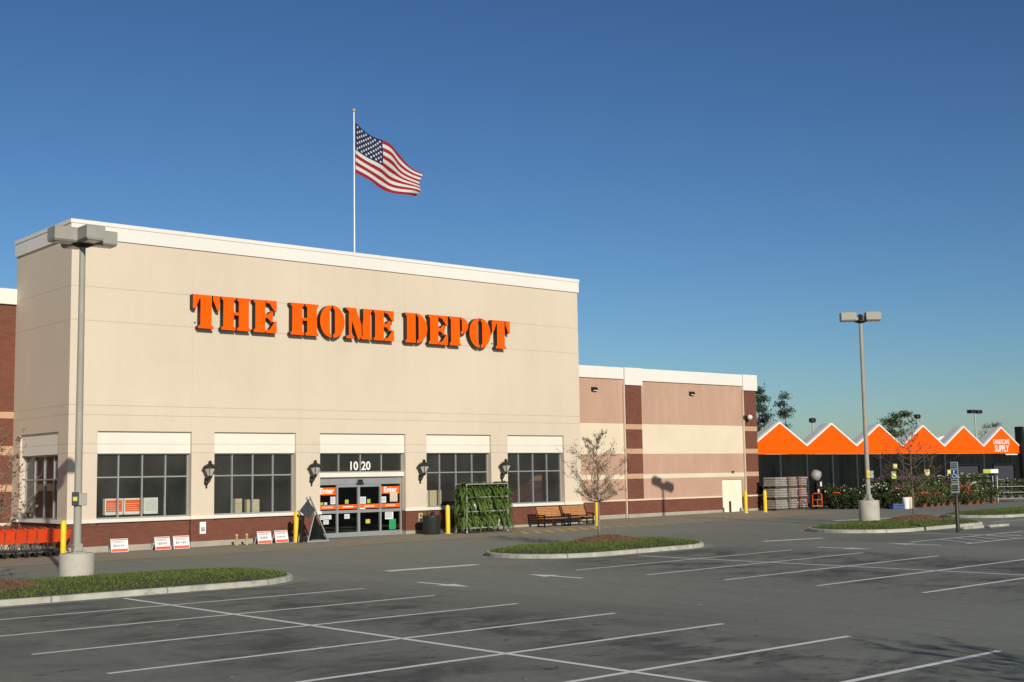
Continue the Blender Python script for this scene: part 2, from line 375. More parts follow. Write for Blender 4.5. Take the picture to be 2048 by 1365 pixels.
def tag(o, label, cat=None, group=None, kind=None):
    if label: o['label'] = label
    if cat: o['category'] = cat
    if group: o['group'] = group
    if kind: o['kind'] = kind
    return o
def struct(o, label=None): o['kind'] = 'structure'; return tag(o, label)
def thing(name, label, cat, loc=(0, 0, 0), rz=0, group=None):
    o = bpy.data.objects.new(name, None); scene.collection.objects.link(o); o.location = loc; o.rotation_euler = (0, 0, rz)
    o.empty_display_size = .3
    return tag(o, label, cat, group)
def kids(o): return [c for c in scene.collection.objects if c.parent is o]
def dup(root, loc, rz=0, label=None, scale=None):
    r = root.copy(); scene.collection.objects.link(r); r.location = loc; r.rotation_euler = (0, 0, rz)
    if scale: r.scale = scale if isinstance(scale, tuple) else (scale,) * 3
    if label: r['label'] = label
    for ch in kids(root):
        c = ch.copy(); scene.collection.objects.link(c); c.parent = r
        for g in kids(ch):
            d = g.copy(); scene.collection.objects.link(d); d.parent = c
    return r

def textgeo(s, size, extrude=.004, bold=.0, sx=1.0):
    """lettering as mesh data in the XZ plane facing -Y, centred"""
    cu = bpy.data.curves.new('lettering', 'FONT'); cu.body = s; cu.size = size; cu.extrude = extrude; cu.offset = bold
    cu.align_x = 'CENTER'; cu.align_y = 'CENTER'; cu.resolution_u = 3
    o = bpy.data.objects.new('lettering', cu); scene.collection.objects.link(o)
    dg = bpy.context.evaluated_depsgraph_get(); me = bpy.data.meshes.new_from_object(o.evaluated_get(dg))
    vs = [(v.co.x * sx, -v.co.z, v.co.y) for v in me.vertices]; fs = [tuple(p.vertices) for p in me.polygons]
    bpy.data.objects.remove(o); bpy.data.curves.remove(cu); bpy.data.meshes.remove(me)
    return vs, fs
def put_text(mb, s, x, y, z, size, mi=0, **k):
    vs, fs = textgeo(s, size, **k); mb.add([(a + x, b + y, c + z) for a, b, c in vs], fs, mi)

def wall_grid(mb, fn, u0, u1, v0, v1, holes=(), t=.3, matf=None, ucuts=(), vcuts=()):
    us = sorted({u0, u1, *ucuts, *[h[0] for h in holes], *[h[1] for h in holes]}); vs = sorted({v0, v1, *vcuts, *[h[2] for h in holes], *[h[3] for h in holes]})
    def solid(i, j):
        if not (0 <= i < len(us) - 1 and 0 <= j < len(vs) - 1): return False
        cu, cv = (us[i] + us[i + 1]) / 2, (vs[j] + vs[j + 1]) / 2
        return not any(h[0] < cu < h[1] and h[2] < cv < h[3] for h in holes)
    for i in range(len(us) - 1):
        for j in range(len(vs) - 1):
            if not solid(i, j): continue
            a, b, c, d = us[i], us[i + 1], vs[j], vs[j + 1]; mi = matf((a + b) / 2, (c + d) / 2) if matf else 0
            mb.quad(fn(a, c, 0), fn(b, c, 0), fn(b, d, 0), fn(a, d, 0), mi); mb.quad(fn(a, d, t), fn(b, d, t), fn(b, c, t), fn(a, c, t), mi)
            if not solid(i - 1, j): mb.quad(fn(a, c, t), fn(a, c, 0), fn(a, d, 0), fn(a, d, t), mi)
            if not solid(i + 1, j): mb.quad(fn(b, c, 0), fn(b, c, t), fn(b, d, t), fn(b, d, 0), mi)
            if not solid(i, j - 1): mb.quad(fn(a, c, t), fn(b, c, t), fn(b, c, 0), fn(a, c, 0), mi)
            if not solid(i, j + 1): mb.quad(fn(a, d, 0), fn(b, d, 0), fn(b, d, t), fn(a, d, t), mi)

# ================================================================ GROUND
xs = [-1500, -300, -100, 0, 25, 110, 300, 1500]; ys = [-1500, -200, 0, 60, 120, 400, 1500]
mb = MB()
for i in range(len(xs) - 1):
    for j in range(len(ys) - 1):
        a, b, c, d = xs[i], xs[i + 1], ys[j], ys[j + 1]
        mb.quad((a, c, gz(a)), (b, c, gz(b)), (b, d, gz(b)), (a, d, gz(a)))
struct(mb.build('parking_lot', 'asphalt'), 'worn grey asphalt of the store parking lot')

def gpoly(mb, pts, off, mi=0):
    mb.add([(x, y, gz(x) + off) for x, y in pts], [tuple(range(len(pts)))], mi)
def line(mb, p, q, wd, off=.005, mi=0):
    p, q = Vector(p), Vector(q); d = (q - p).normalized(); n = Vector((-d.y, d.x)) * wd / 2
    gpoly(mb, [tuple(p - n), tuple(q - n), tuple(q + n), tuple(p + n)], off, mi)

# concrete apron in front of the store
mb = MB()
for a, b, c in ((-40, 20.72, 58.02), (20.72, 25, 51.72), (25, 50, 51.72), (50, 69.5, 54.45)): gpoly(mb, [(a, 46.1), (b, 46.1), (b, c), (a, c)], .004)
struct(mb.build('pavement', 'walk_concrete'), 'tan concrete pavement along the store front')
mb = MB()
mb.add([], [])
for a, b in ((-40, 25), (25, 40.5)): line(mb, (a, 46.15), (b, 46.15), .16, .009)
x = 40.6
while x < 63:
    near = x < 45.5
    line(mb, (x, 45.7), (x + (1.9 if near else 2.0), 48.3), .24 if near else .12, .009, 0 if near else 1); x += .80 if near else 1.0
struct(mb.build('fire_lane_paint', ['yellow_road_paint', 'faded_road_paint']), 'faded yellow fire lane paint at the pavement edge')

mb = MB()
LW = .13
for y in (28.4, 25.35, 22.25, 19.15, 16.25, 13.4, 10.6, 7.7): line(mb, (8.35, y), (19.42, y), LW)
line(mb, (13.9, 31.0), (13.9, 5.5), LW, .006)
for y in (28.35, 25.4, 22.55, 19.6, 16.6, 13.6, 10.6): line(mb, (27.1, y), (37.85, y), LW)
line(mb, (32.7, 31.0), (32.7, 8), LW, .006)
for y in (27.2, 24.9, 22.0, 19.2): line(mb, (43.7, y), (55, y), LW)
line(mb, (49.2, 30.5), (49.2, 15), LW, .006)
for k in range(9): line(mb, (44.2 + k * 1.15, 24.95), (45.7 + k * 1.15, 27.15), .09, .006)
for y in (32.3, 29.4, 26.5, 23.6): line(mb, (59.3, y), (70, y), LW)
line(mb, (23.4, 33.0), (26.85, 32.75), .42); line(mb, (41.4, 32.4), (44.4, 31.7), .36)
line(mb, (57.8, 40.5), (66, 38.3), .4)
struct(mb.build('parking_lines', 'white_paint'), 'white painted stall lines on the asphalt')
rl = random.Random(41); mb = MB()
for x, y in [(21.9, 19.4), (24.6, 22.0), (23.2, 15.8), (16.8, 14.6), (18.6, 16.4), (12.2, 19.2), (26.0, 17.5), (20.6, 12.4), (30.4, 24.1), (40.6, 29.4), (24.9, 30.2)] + [(rl.uniform(8, 36), rl.uniform(11, 31)) for k in range(26)]:
    r_ = rl.uniform(.012, .035); a_ = rl.uniform(0, 3); mb.add([(x + r_ * math.cos(a_ + q) * (1 + (i % 2)), y + r_ * math.sin(a_ + q), gz(x) + .012 + .004 * (i % 2)) for i, q in enumerate((0, 1.3, 2.6, 4.1, 5.2))], [(0, 1, 2, 3, 4)])
tag(mb.build('litter', 'flyer'), 'small pale bits of litter scattered on the asphalt', 'litter', kind='stuff')
def arrow(x, y, sgn):
    mb = MB(); w1, w2 = .085, .3
    gpoly(mb, [(x - w1, y - sgn * 1.15), (x + w1, y - sgn * 1.15), (x + w1, y + sgn * .1), (x + w2, y + sgn * .1), (x, y + sgn * 1.15), (x - w2, y + sgn * .1), (x - w1, y + sgn * .1)], .005)
    return struct(mb.build('direction_arrow', 'white_paint'), 'white painted direction arrow on the driving lane')
arrow(21.5, 27.7, -1); arrow(25.25, 27.3, 1); arrow(39.5, 27.3, -1); arrow(42.6, 26.4, 1)

# ---------------------------------------------------------------- islands
def outline(x0, x1, y0, y1, r, inset, n=10):
    r2 = max(r - inset, .02); pts = []
    for cx, cy, a0 in ((x1 - r, y0 + r, -90), (x1 - r, y1 - r, 0), (x0 + r, y1 - r, 90), (x0 + r, y0 + r, 180)):
        for i in range(n + 1):
            t = R(a0 + 90 * i / n); pts.append((cx + r2 * math.cos(t), cy + r2 * math.sin(t)))
    return pts
def loft(mb, rings, mi=0, cap=False, smooth=False):
    n = len(rings[0]); vs = [p for r in rings for p in r]
    fs = [(k * n + i, k * n + (i + 1) % n, (k + 1) * n + (i + 1) % n, (k + 1) * n + i) for k in range(len(rings) - 1) for i in range(n)]
    if cap: fs.append(tuple(range(len(vs) - n, len(vs))))
    mb.add(vs, fs, mi, smooth)
def island(x0, x1, y0, y1, seed, mulch, lab):
    r = (y1 - y0) / 2 - .02; rng = np.random.default_rng(seed)
    ring = lambda ins, z: [(x, y, gz(x) + z) for x, y in outline(x0, x1, y0, y1, r, ins)]
    mb = MB(); loft(mb, [ring(0, -.02), ring(.02, .12), ring(.05, .15), ring(.16, .155), ring(.19, .10)])
    struct(mb.build('kerb', 'kerb_concrete'), 'weathered concrete kerb round the grass island ' + lab)
    mb = MB(); loft(mb, [ring(-.42, .006), ring(-.0, .008)]); struct(mb.build('gutter', 'gutter_concrete'), 'flush concrete gutter round the island ' + lab)
    H = lambda t: .11 + .17 * (1 - (1 - min(t / 1.6, 1)) ** 2)
    mb = MB(); ins = [.18, .4, .7, 1.1, 1.5, 1.9, r - .1]
    loft(mb, [ring(i, H(i)) for i in ins], cap=True, smooth=True)
    struct(mb.build('island_soil', 'soil'), 'earth under the grass of the island ' + lab)
    # blades
    n = int((x1 - x0) * (y1 - y0) * 330); x = rng.uniform(x0, x1, n); y = rng.uniform(y0, y1, n)
    cx = np.clip(x, x0 + r, x1 - r); cy = np.clip(y, y0 + r, y1 - r); d = r - np.hypot(x - cx, y - cy)
    clump = np.sin(x * 2.1 + np.sin(y * 1.7) * 2) * np.sin(y * 2.7 + np.sin(x * 1.3) * 2)
    ok = d > .17
    for mx, my, mr in mulch: ok &= np.hypot((x - mx), (y - my) * 1.1) > mr * (.93 + .1 * np.sin(5 * np.arctan2(y - my, x - mx)))
    x, y, d, clump = x[ok], y[ok], d[ok], clump[ok]; n = len(x)
    z = np.array([gz(a) + H(b) for a, b in zip(x, d)]) - .01
    h = rng.uniform(.03, .075, n) * (1 + .35 * clump); t = rng.uniform(0, 6.283, n); lean = rng.uniform(.01, .06, n); t2 = rng.uniform(0, 6.283, n)
    ww = rng.uniform(.010, .022, n)
    A = np.stack([x - np.cos(t) * ww, y - np.sin(t) * ww, z], 1); B = np.stack([x + np.cos(t) * ww, y + np.sin(t) * ww, z], 1)
    Cc = np.stack([x + np.cos(t2) * lean, y + np.sin(t2) * lean, z + h], 1)
    mb = MB(); mb.v = [tuple(q) for q in np.stack([A, B, Cc], 1).reshape(-1, 3).tolist()]; mb.f = [(3 * i, 3 * i + 1, 3 * i + 2) for i in range(n)]; mb.mi = [0] * n; mb.sm = [False] * n
    tag(mb.build('grass', 'grass_blades'), 'short green grass on the island ' + lab, 'grass', kind='stuff')
    for mx, my, mr in mulch:
        mb = MB(); rings = []
        for q, zz in ((1.0, .0), (.8, .1), (.5, .17), (.2, .2)):
            rings.append([(mx + mr * q * math.cos(a) * (1 + .08 * math.sin(3 * a + seed)), my + mr * q * .9 * math.sin(a) * (1 + .06 * math.cos(4 * a)), gz(mx) + .26 + zz) for a in [2 * math.pi * i / 26 for i in range(26)]])
        loft(mb, rings, cap=True, smooth=True)
        n = 2600; q = mr * 1.06 * np.sqrt(rng.uniform(0, 1, n)); a = rng.uniform(0, 6.283, n); pz = gz(mx) + .28 + .2 * (1 - (q / mr) ** 1.5).clip(0, 1)
        mb.leaves(np.stack([mx + q * np.cos(a), my + .9 * q * np.sin(a), pz + rng.uniform(-.01, .03, n)], 1), .11, rng, 0, 0, .25)
        tag(mb.build('mulch_bed', 'mulch'), 'mound of red brown mulch on the island ' + lab, 'mulch', kind='stuff')
island(2.0, 20.2, 31.35, 36.7, 3, [(11.0, 34.2, 1.9)], 'under the four headed lamp')
island(29.35, 38.8, 31.9, 37.0, 4, [(35.3, 35.1, 1.45)], 'below the benches')
island(47.7, 58.0, 31.1, 36.1, 5, [(55.2, 33.9, 1.5)], 'under the two headed lamp')
island(63.0, 76.0, 33.9, 38.2, 6, [], 'at the far end of the lot')

# ================================================================ STORE BUILDING
OX, OY = 35.0, 51.7
store = thing('hardware_store', 'beige stucco hardware store with brick base, white cornice and lower pink brick wings', 'store', (OX, OY, 0))
def SB(): return MB((OX, OY, 0))
FY = 51.7
bays = [(21.95, 26.23), (27.34, 31.54), (32.85, 37.85), (39.16, 43.43), (44.58, 48.72)]
ZS, ZL, ZT = 1.36, 4.1, 5.04
base_mat = lambda u, v: 2 if v < .25 else (1 if v < 1.25 else 0)
front = lambda u, v, d: (u, FY + d, v)
mb = SB()
wall_grid(mb, front, 20.7, 50.0, -.1, 13.3, [(a, b, -.1, ZT) for a, b in bays], .32, base_mat, vcuts=(.25, 1.25))
left = lambda u, v, d: (20.7 + d, -u, v)
wall_grid(mb, left, -58.0, -(FY + .32), -.1, 13.3, [(-57.1, -52.75, -.1, ZT)], .32, base_mat, vcuts=(.25, 1.25))
right = lambda u, v, d: (50.0 - d, u, v)
wall_grid(mb, right, FY + .32, 58.0, -.1, 13.3, [], .32, base_mat, vcuts=(.25, 1.25))
back = lambda u, v, d: (-u, 58.0 - d, v)
wall_grid(mb, back, -49.68, -21.02, 5, 13.3, [], .3)
mb.build('entrance_tower', ['beige_stucco', 'red_brick', 'footing_concrete'], store)
mb = SB(); mb.box(21.02, 49.68, 52.02, 57.7, 12.9, 13.1); mb.build('roof', 'greenhouse', store)
# cornice with a projecting cap
mb = SB()
mb.box(20.63, 50.07, 51.63, 52.06, 13.16, 13.74); mb.box(20.63, 21.06, 52.06, 58.1, 13.16, 13.74); mb.box(49.64, 50.07, 52.06, 58.1, 13.16, 13.74); mb.box(21.06, 49.64, 57.66, 58.1, 13.16, 13.74)
mb.box(20.60, 50.10, 51.60, 52.1, 13.742, 13.91); mb.box(20.60, 21.1, 52.1, 58.15, 13.742, 13.91); mb.box(49.6, 50.10, 52.1, 58.15, 13.742, 13.91); mb.box(21.1, 49.6, 57.62, 58.15, 13.742, 13.91)
mb.build('cornice', 'white_coping', store)
# sill ledge running round the piers
mb = SB()
edges = [20.7] + [e for b in bays for e in b] + [50.0]
for i in range(0, len(edges), 2):
    a, b = edges[i], edges[i + 1]; mb = SB(); mb.box(a - (.07 if i == 0 else .05), b + .05, FY - .07, FY + .03, 1.22, 1.37); mb.build('sill_ledge', 'cream_stucco', store)
mb = SB(); mb.box(20.63, 20.73, FY + .03, 52.72, 1.22, 1.37); mb.build('sill_ledge', 'cream_stucco', store); mb = SB(); mb.box(20.63, 20.73, 57.12, 58.0, 1.22, 1.37)
mb.build('sill_ledge', 'cream_stucco', store)

def window(fn, u0, u1, z0, z1, nm, zr, parent, d0=.30):
    """fn(u, z, depth); frame part and pane sub-part"""
    mb = SB()
    def bx(a, b, c, d, e, f): 
        vs = [fn(u, z, dd) for dd in (e, f) for z in (c, d) for u in (a, b)]
        mb.add(vs, [(0, 1, 3, 2), (5, 4, 6, 7), (0, 4, 5, 1), (2, 3, 7, 6), (0, 2, 6, 4), (1, 5, 7, 3)])
    fw_ = .06; e, f = d0, d0 + .1
    bx(u0, u1, z0, z0 + fw_, e, f); bx(u0, u1, z1 - fw_, z1, e, f); bx(u0, u0 + fw_, z0 + fw_, z1 - fw_, e, f); bx(u1 - fw_, u1, z0 + fw_, z1 - fw_, e, f)
    for k in range(1, nm):
        c = u0 + (u1 - u0) * k / nm; bx(c - .03, c + .03, z0 + fw_, z1 - fw_, e + .003, f)
    if zr: bx(u0 + fw_, u1 - fw_, zr - .03, zr + .03, e + .006, f - .004)
    wobj = mb.build('window', 'aluminium', parent)
    g = SB(); dd = d0 + .06; g.quad(fn(u0 + .02, z0 + .02, dd), fn(u1 - .02, z0 + .02, dd), fn(u1 - .02, z1 - .02, dd), fn(u0 + .02, z1 - .02, dd))
    g.build('pane', 'window_glass', wobj)
    return wobj
for k, (a, b) in enumerate(bays):
    mb = SB(); mb.box(a, b, FY + .13, FY + .34, ZL, ZT); mb.build('lintel', 'cream_stucco', store)
    if k == 2: continue
    mb = SB(); mb.box(a, b, FY + .1, FY + .4, -.1, .25, 1); mb.box(a, b, FY + .14, FY + .4, .25, 1.22, 0); mb.build('brick_apron', ['red_brick', 'footing_concrete'], store)
    mb = SB(); mb.box(a, b, FY + .02, FY + .44, 1.22, ZS); mb.build('window_sill', 'cream_stucco', store)
    window(front, a, b, ZS, ZL, 4, 3.1, store)
# bay on the left side of the tower
mb = SB(); mb.box(20.78, 21.02, 52.75, 57.1, ZL, ZT); mb.build('lintel', 'cream_stucco', store)
mb = SB(); mb.box(20.8, 21.1, 52.75, 57.1, -.1, .25, 1); mb.box(20.84, 21.1, 52.75, 57.1, .25, 1.22, 0); mb.build('brick_apron', ['red_brick', 'footing_concrete'], store)
mb = SB(); mb.box(20.72, 21.14, 52.75, 57.1, 1.22, ZS); mb.build('window_sill', 'cream_stucco', store)
window(left, -57.1, -52.75, ZS, ZL, 4, 3.05, store, .25)

# entrance
a, b = bays[2]
mb = SB(); mb.box(a, b, FY + .16, FY + .42, 2.95, 3.16); mb.build('door_ledge', 'cream_stucco', store)
window(front, a, b, 3.16, ZL, 4, 0, store)
zg = .075
mb = SB()
y0, y1 = FY + .34, FY + .46
mb.box(a, b, y0, y1, 2.58, 2.95)                      # header housing
mb.box(a, b, y0 - .02, y1, zg, .30)                       # kick rail
us = [a, a + 1.2, a + 2.44, a + 3.72, b]
for i, u in enumerate(us):
    wd = .09 if i in (0, 4) else (.13 if i == 2 else .10)
    lo, hi = (u, u + wd) if i == 0 else ((u - wd, u) if i == 4 else (u - wd / 2, u + wd / 2)); mb.box(lo, hi, y0 + .012, y1, .30, 2.58)
mb.box(a + .09, b - .09, y0 + .02, y1, 1.22, 1.36); mb.box(us[1] + .05, us[3] - .05, y0 + .024, y1, 2.46, 2.58)
door = mb.build('entrance_door', 'aluminium', store)
mb = SB(); mb.quad((a, y0 + .08, .3), (b, y0 + .08, .3), (b, y0 + .08, 2.58), (a, y0 + .08, 2.58)); mb.build('pane', 'clear_glass', door)
mb = SB(); mb.box(35.2, 35.45, y0 - .10, y0, 2.66, 2.82); mb.box(35.13, 35.52, y0 - .12, y0, 2.6, 2.66); mb.build('door_sensor', 'black_metal', door)
yd = y0 + .066
for (u0, u1) in ((a + .09, us[1] - .05), (us[3] + .05, b - .09)):
    mb = SB(); mb.box(u0 + .02, u1 - .02, yd, yd + .008, 2.10, 2.46, 0); put_text(mb, 'Enter', (u0 + u1) / 2, yd - .006, 2.29, .36, 1, bold=.011, extrude=.003)
    mb.build('enter_sign', ['door_orange', 'trim_white'], door)
spans = [(us[0] + .09, us[1] - .05), (us[1] + .05, us[2] - .065), (us[2] + .065, us[3] - .05), (us[3] + .05, us[4] - .09)]
for i, (u0, u1) in enumerate(spans):
    mb = SB(); mb.box(u0 + .01, u1 - .01, yd, yd + .008, 1.42, 1.62, 0)
    rr = random.Random(i)
    for k in range(6): mb.box(u0 + .3 + k * .1, u0 + .37 + k * .1, yd - .004, yd, 1.49, 1.55, 1)
    mb.build('door_strip', ['door_orange', 'trim_white'], door)
rr = random.Random(5)
fly = [(0, .75, 1.66, .28, .36, 'flyer'), (0, .08, 1.64, .26, .12, 'lime_card'), (0, .40, 1.64, .16, .12, 'flyer'), (1, .42, 1.66, .2, .2, 'lime_card'), (2, .02, 1.64, .36, .34, 'flyer'), (2, .46, 1.66, .18, .2, 'lime_card'),
       (3, .02, 1.66, .3, .3, 'flyer'), (3, .55, 1.7, .46, .46, 'beige_box'), (3, .25, .84, .5, .42, 'flyer'), (1, .38, .95, .3, .22, 'flyer'), (2, .36, .68, .26, .2, 'yellow_card'), (0, .1, .95, .7, .2, 'flyer'), (0, .35, .72, .3, .2, 'flyer'), (3, .5, .34, .4, .5, 'green_plastic'), (2, .02, 1.38, .32, .06, 'trim_white')]
for i, du, z, ww, hh, mt in fly:
    u = spans[i][0] + du
    mb = SB(); mb.box(u, min(u + ww, spans[i][1] - .01), yd - .001, yd + .005, z, z + hh, 0)
    if mt == 'flyer':
        for q in range(3): mb.box(u + .04, u + ww * .8, yd - .004, yd - .001, z + hh * (.25 + q * .22), z + hh * (.33 + q * .22), 1)
    mb.build('door_notice', [mt, 'ink_grey'], door)
for s, x in (('10', 34.93), ('20', 35.66)):
    mb = SB(); put_text(mb, s, x, FY + .29, 3.46, .58, bold=.012, extrude=.008, sx=.95); mb.build('house_number', 'trim_white', store)

# interior room behind the glass
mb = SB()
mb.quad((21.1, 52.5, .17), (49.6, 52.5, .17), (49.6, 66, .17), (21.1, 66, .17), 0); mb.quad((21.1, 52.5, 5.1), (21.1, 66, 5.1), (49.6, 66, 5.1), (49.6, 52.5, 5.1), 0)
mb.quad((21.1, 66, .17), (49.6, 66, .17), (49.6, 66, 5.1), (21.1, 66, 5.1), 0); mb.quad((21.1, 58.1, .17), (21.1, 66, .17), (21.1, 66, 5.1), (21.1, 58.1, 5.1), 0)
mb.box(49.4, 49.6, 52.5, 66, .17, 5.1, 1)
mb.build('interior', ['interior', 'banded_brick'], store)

# right wing
WY = 54.5
wf = lambda u, v, d: (u, WY + d, v)
def wing_mat(u, v): return 2 if v < .42 else (1 if v < 1.22 else 0)
mb = SB(); wall_grid(mb, wf, 50.0, 69.2, -.1, 9.2, [(65.55, 67.62, .17, 2.36)], .3, wing_mat, vcuts=(.42, 1.22))
mb.build('wing_wall', ['pink_panel', 'red_brick', 'footing_concrete'], store)
mb = SB(); sidef = lambda u, v, d: (69.2 - d, u, v); wall_grid(mb, sidef, WY + .3, 110, -.1, 9.2, [], .3, wing_mat, vcuts=(.42, 1.22)); mb.build('side_wall', ['pink_panel', 'red_brick', 'footing_concrete'], store)
mb = SB(); mb.box(50.0, 65.5, WY - .06, WY + .02, 1.22, 1.32); mb.build('sill_ledge', 'cream_panel', store)
mb = SB(); mb.box(50.0, 56.4, WY - .1, WY + .4, 8.65, 9.36); mb.box(56.4, 57.98, WY - .2, WY + .4, 8.3, 9.37); mb.box(57.98, 67.82, WY - .1, WY + .4, 8.6, 9.36); mb.box(67.82, 69.32, WY - .2, WY + .4, 8.31, 9.37); mb.box(68.8, 69.3, WY + .4, 110, 8.6, 9.36)
mb.build('coping', 'white_coping', store)
for u0, u1 in ((56.5, 57.93), (67.95, 69.24)):
    mb = SB(); mb.box(u0, u1, WY - .12, WY + .01, 1.32, 8.31, 0); mb.box(u0 - .03, u1 + .03, WY - .18, WY + .01, 1.22, 1.32, 2); mb.box(u0, u1, WY - .14, WY + .01, .42, 1.22, 0); mb.box(u0, u1, WY - .17, WY + .01, -.05, .42, 1)
    mb.build('pilaster', ['banded_brick', 'footing_concrete', 'cream_panel'], store)
mb = SB(); mb.box(69.24, 69.75, WY - .3, WY + .5, .62, 1.22, 0); mb.box(69.2, 69.8, WY - .34, WY + .5, 1.22, 1.32, 2); mb.box(69.24, 69.78, WY - .32, WY + .5, -.05, .62, 1); mb.build('corner_plinth', ['red_brick', 'footing_concrete', 'cream_panel'], store)
for u in (56.41, 67.86):
    mb = SB(); mb.box(u - .03, u + .03, WY - .15, WY - .03, .2, 8.3); mb.build('downspout', 'cream_panel', store)
mb = SB(); mb.box(65.57, 67.6, WY + .06, WY + .14, .17, 2.34); sd_ = mb.build('side_door', 'cream_door', store)
mb = SB(); mb.box(66.24, 66.32, WY - .06, WY + .06, .2, .95); mb.build('handle', 'black_metal', sd_)
mb = SB(); mb.box(50.3, 68.9, WY + .3, 110, 8.3, 8.5); mb.build('roof', 'greenhouse', store)
# left wing
lf = lambda u, v, d: (u, 58.0 + d, v)
mb = SB(); wall_grid(mb, lf, -40, 20.9, -.1, 11.5, [], .3, lambda u, v: 1 if v < .25 else 0, vcuts=(.25,)); mb.build('brick_wing', ['left_brick', 'footing_concrete'], store)
mb = SB(); mb.box(-40, 20.68, 57.85, 58.4, 10.97, 11.67); mb.build('coping', 'white_coping', store)
mb = SB(); mb.box(-40, 20.69, 57.93, 58.01, 1.06, 1.17); mb.build('sill_ledge', 'cream_panel', store)
mb = SB(); mb.box(-40, 20.8, 58.3, 110, 10.4, 10.6); mb.build('roof', 'greenhouse', store)

# ---------------------------------------------------------------- big lettering
def stem(x0, x1, s=.06): return [(x0, 0), (x1, 0), (x1, .07), (x1 - s, .11), (x1 - s, .89), (x1, .93), (x1, 1), (x0, 1), (x0, .93), (x0 + s, .89), (x0 + s, .11), (x0, .07)]
def arc(cx, cy, rx_, ry_, a0, a1, n=14): return [(cx + rx_ * math.cos(R(a0 + (a1 - a0) * i / n)), cy + ry_ * math.sin(R(a0 + (a1 - a0) * i / n))) for i in range(n + 1)]
G = {
 'T': [[(0, 1), (.70, 1), (.70, .10), (.78, .06), (.78, 0), (.2, 0), (.2, .06), (.28, .10), (.28, .88), (.24, .88), (.10, .58), (0, .58)], [(.75, 1), (1, 1), (1, .56), (.91, .56), (.75, .86)]],
 'H': [stem(0, .48), stem(.53, 1), [(.41, .46), (.60, .46), (.60, .55), (.41, .55)]],
 'E': [[(0, 0), (.5, 0), (.5, 1), (0, 1), (0, .93), (.07, .89), (.07, .11), (0, .07)], [(.53, 0), (1, 0), (1, .36), (.92, .36), (.70, .10), (.53, .07)], [(.53, 1), (1, 1), (1, .66), (.92, .66), (.70, .90), (.53, .93)], [(.5, .45), (.62, .45), (.76, .34), (.83, .34), (.83, .67), (.76, .67), (.62, .56), (.5, .56)]],
 'O': [arc(.47, .5, .47, .52, 90, 270) + [(.47, .06), (.40, .14), (.40, .86), (.47, .94)], arc(.53, .5, .47, .52, -90, 90) + [(.53, .94), (.60, .86), (.60, .14), (.53, .06)]],
 'M': [[(0, 0), (.30, 0), (.30, .07), (.21, .10), (.21, .60), (.10, .84), (.10, .10), (0, .07)], [(0, 1), (.38, 1), (.59, .44), (.59, .10), (.50, -.02), (.45, -.02), (.10, .88), (.04, .93), (0, .93)], [(.63, .5), (.66, .62), (.66, 1), (1, 1), (1, .93), (.95, .89), (.95, .11), (1, .07), (1, 0), (.58, 0), (.58, .07), (.63, .11)]],
 'D': [[(0, 0), (.46, 0), (.46, 1), (0, 1), (0, .93), (.07, .89), (.07, .11), (0, .07)], [(.52, 0)] + arc(.52, .5, .48, .5, -90, 90) + [(.52, .93), (.60, .86), (.60, .14), (.52, .07)]],
 'P': [[(0, 0), (.60, 0), (.60, .07), (.54, .11), (.54, 1), (0, 1), (0, .93), (.07, .89), (.07, .11), (0, .07)], [(.59, .42)] + arc(.59, .71, .41, .29, -90, 90) + [(.59, .94), (.66, .88), (.66, .54), (.59, .48)]],
}
sgn = thing('store_sign', 'large bright orange stencil letters with black sides on the beige facade', 'sign', (35.3, FY - .05, 9.55))
LET = [('T', 26.05, 27.36), ('H', 27.45, 28.92), ('E', 29.08, 30.28), ('H', 31.02, 32.55), ('O', 32.63, 34.03), ('M', 34.12, 35.62), ('E', 35.72, 36.94), ('D', 37.65, 39.02), ('E', 39.12, 40.34), ('P', 40.47, 41.70), ('O', 41.78, 43.22), ('T', 43.32, 44.58)]
M['letter_side'] = simple('letter_side', (.02, .016, .012), .6, 0., .2, 3.)
for ch, x0, x1 in LET:
    mb = MB((35.3, FY - .05, 9.55))
    for poly in G[ch]:
        # orientation check keeps the front faces outward
        area = sum(poly[i][0] * poly[(i + 1) % len(poly)][1] - poly[(i + 1) % len(poly)][0] * poly[i][1] for i in range(len(poly)))
        pl = poly if area > 0 else poly[::-1]
        fn = lambda u, v, d, x0=x0, x1=x1: (x0 + (x1 - x0) * u, d, 9.62 + 1.5 * v)
        n = len(pl); y_0, y_1 = FY - .36, FY - .07
        vs = [fn(u, v, y_0) for u, v in pl] + [fn(u, v, y_1) for u, v in pl]
        mb.add(vs, [tuple(range(n))], 0); mb.add(vs, [tuple(range(2 * n - 1, n - 1, -1))], 1)
        mb.add(vs, [((i + 1) % n, i, n + i, n + (i + 1) % n) for i in range(n)], 1)
    # mounting studs
    xm = (x0 + x1) / 2
    for zz in (9.9, 10.6): mb.box(xm - .3 * (x1 - x0) - .02, xm - .3 * (x1 - x0) + .02, FY - .08, FY + .0, zz - .02, zz + .02, 1)
    mb.build('letter', ['orange_paint', 'letter_side'], sgn)

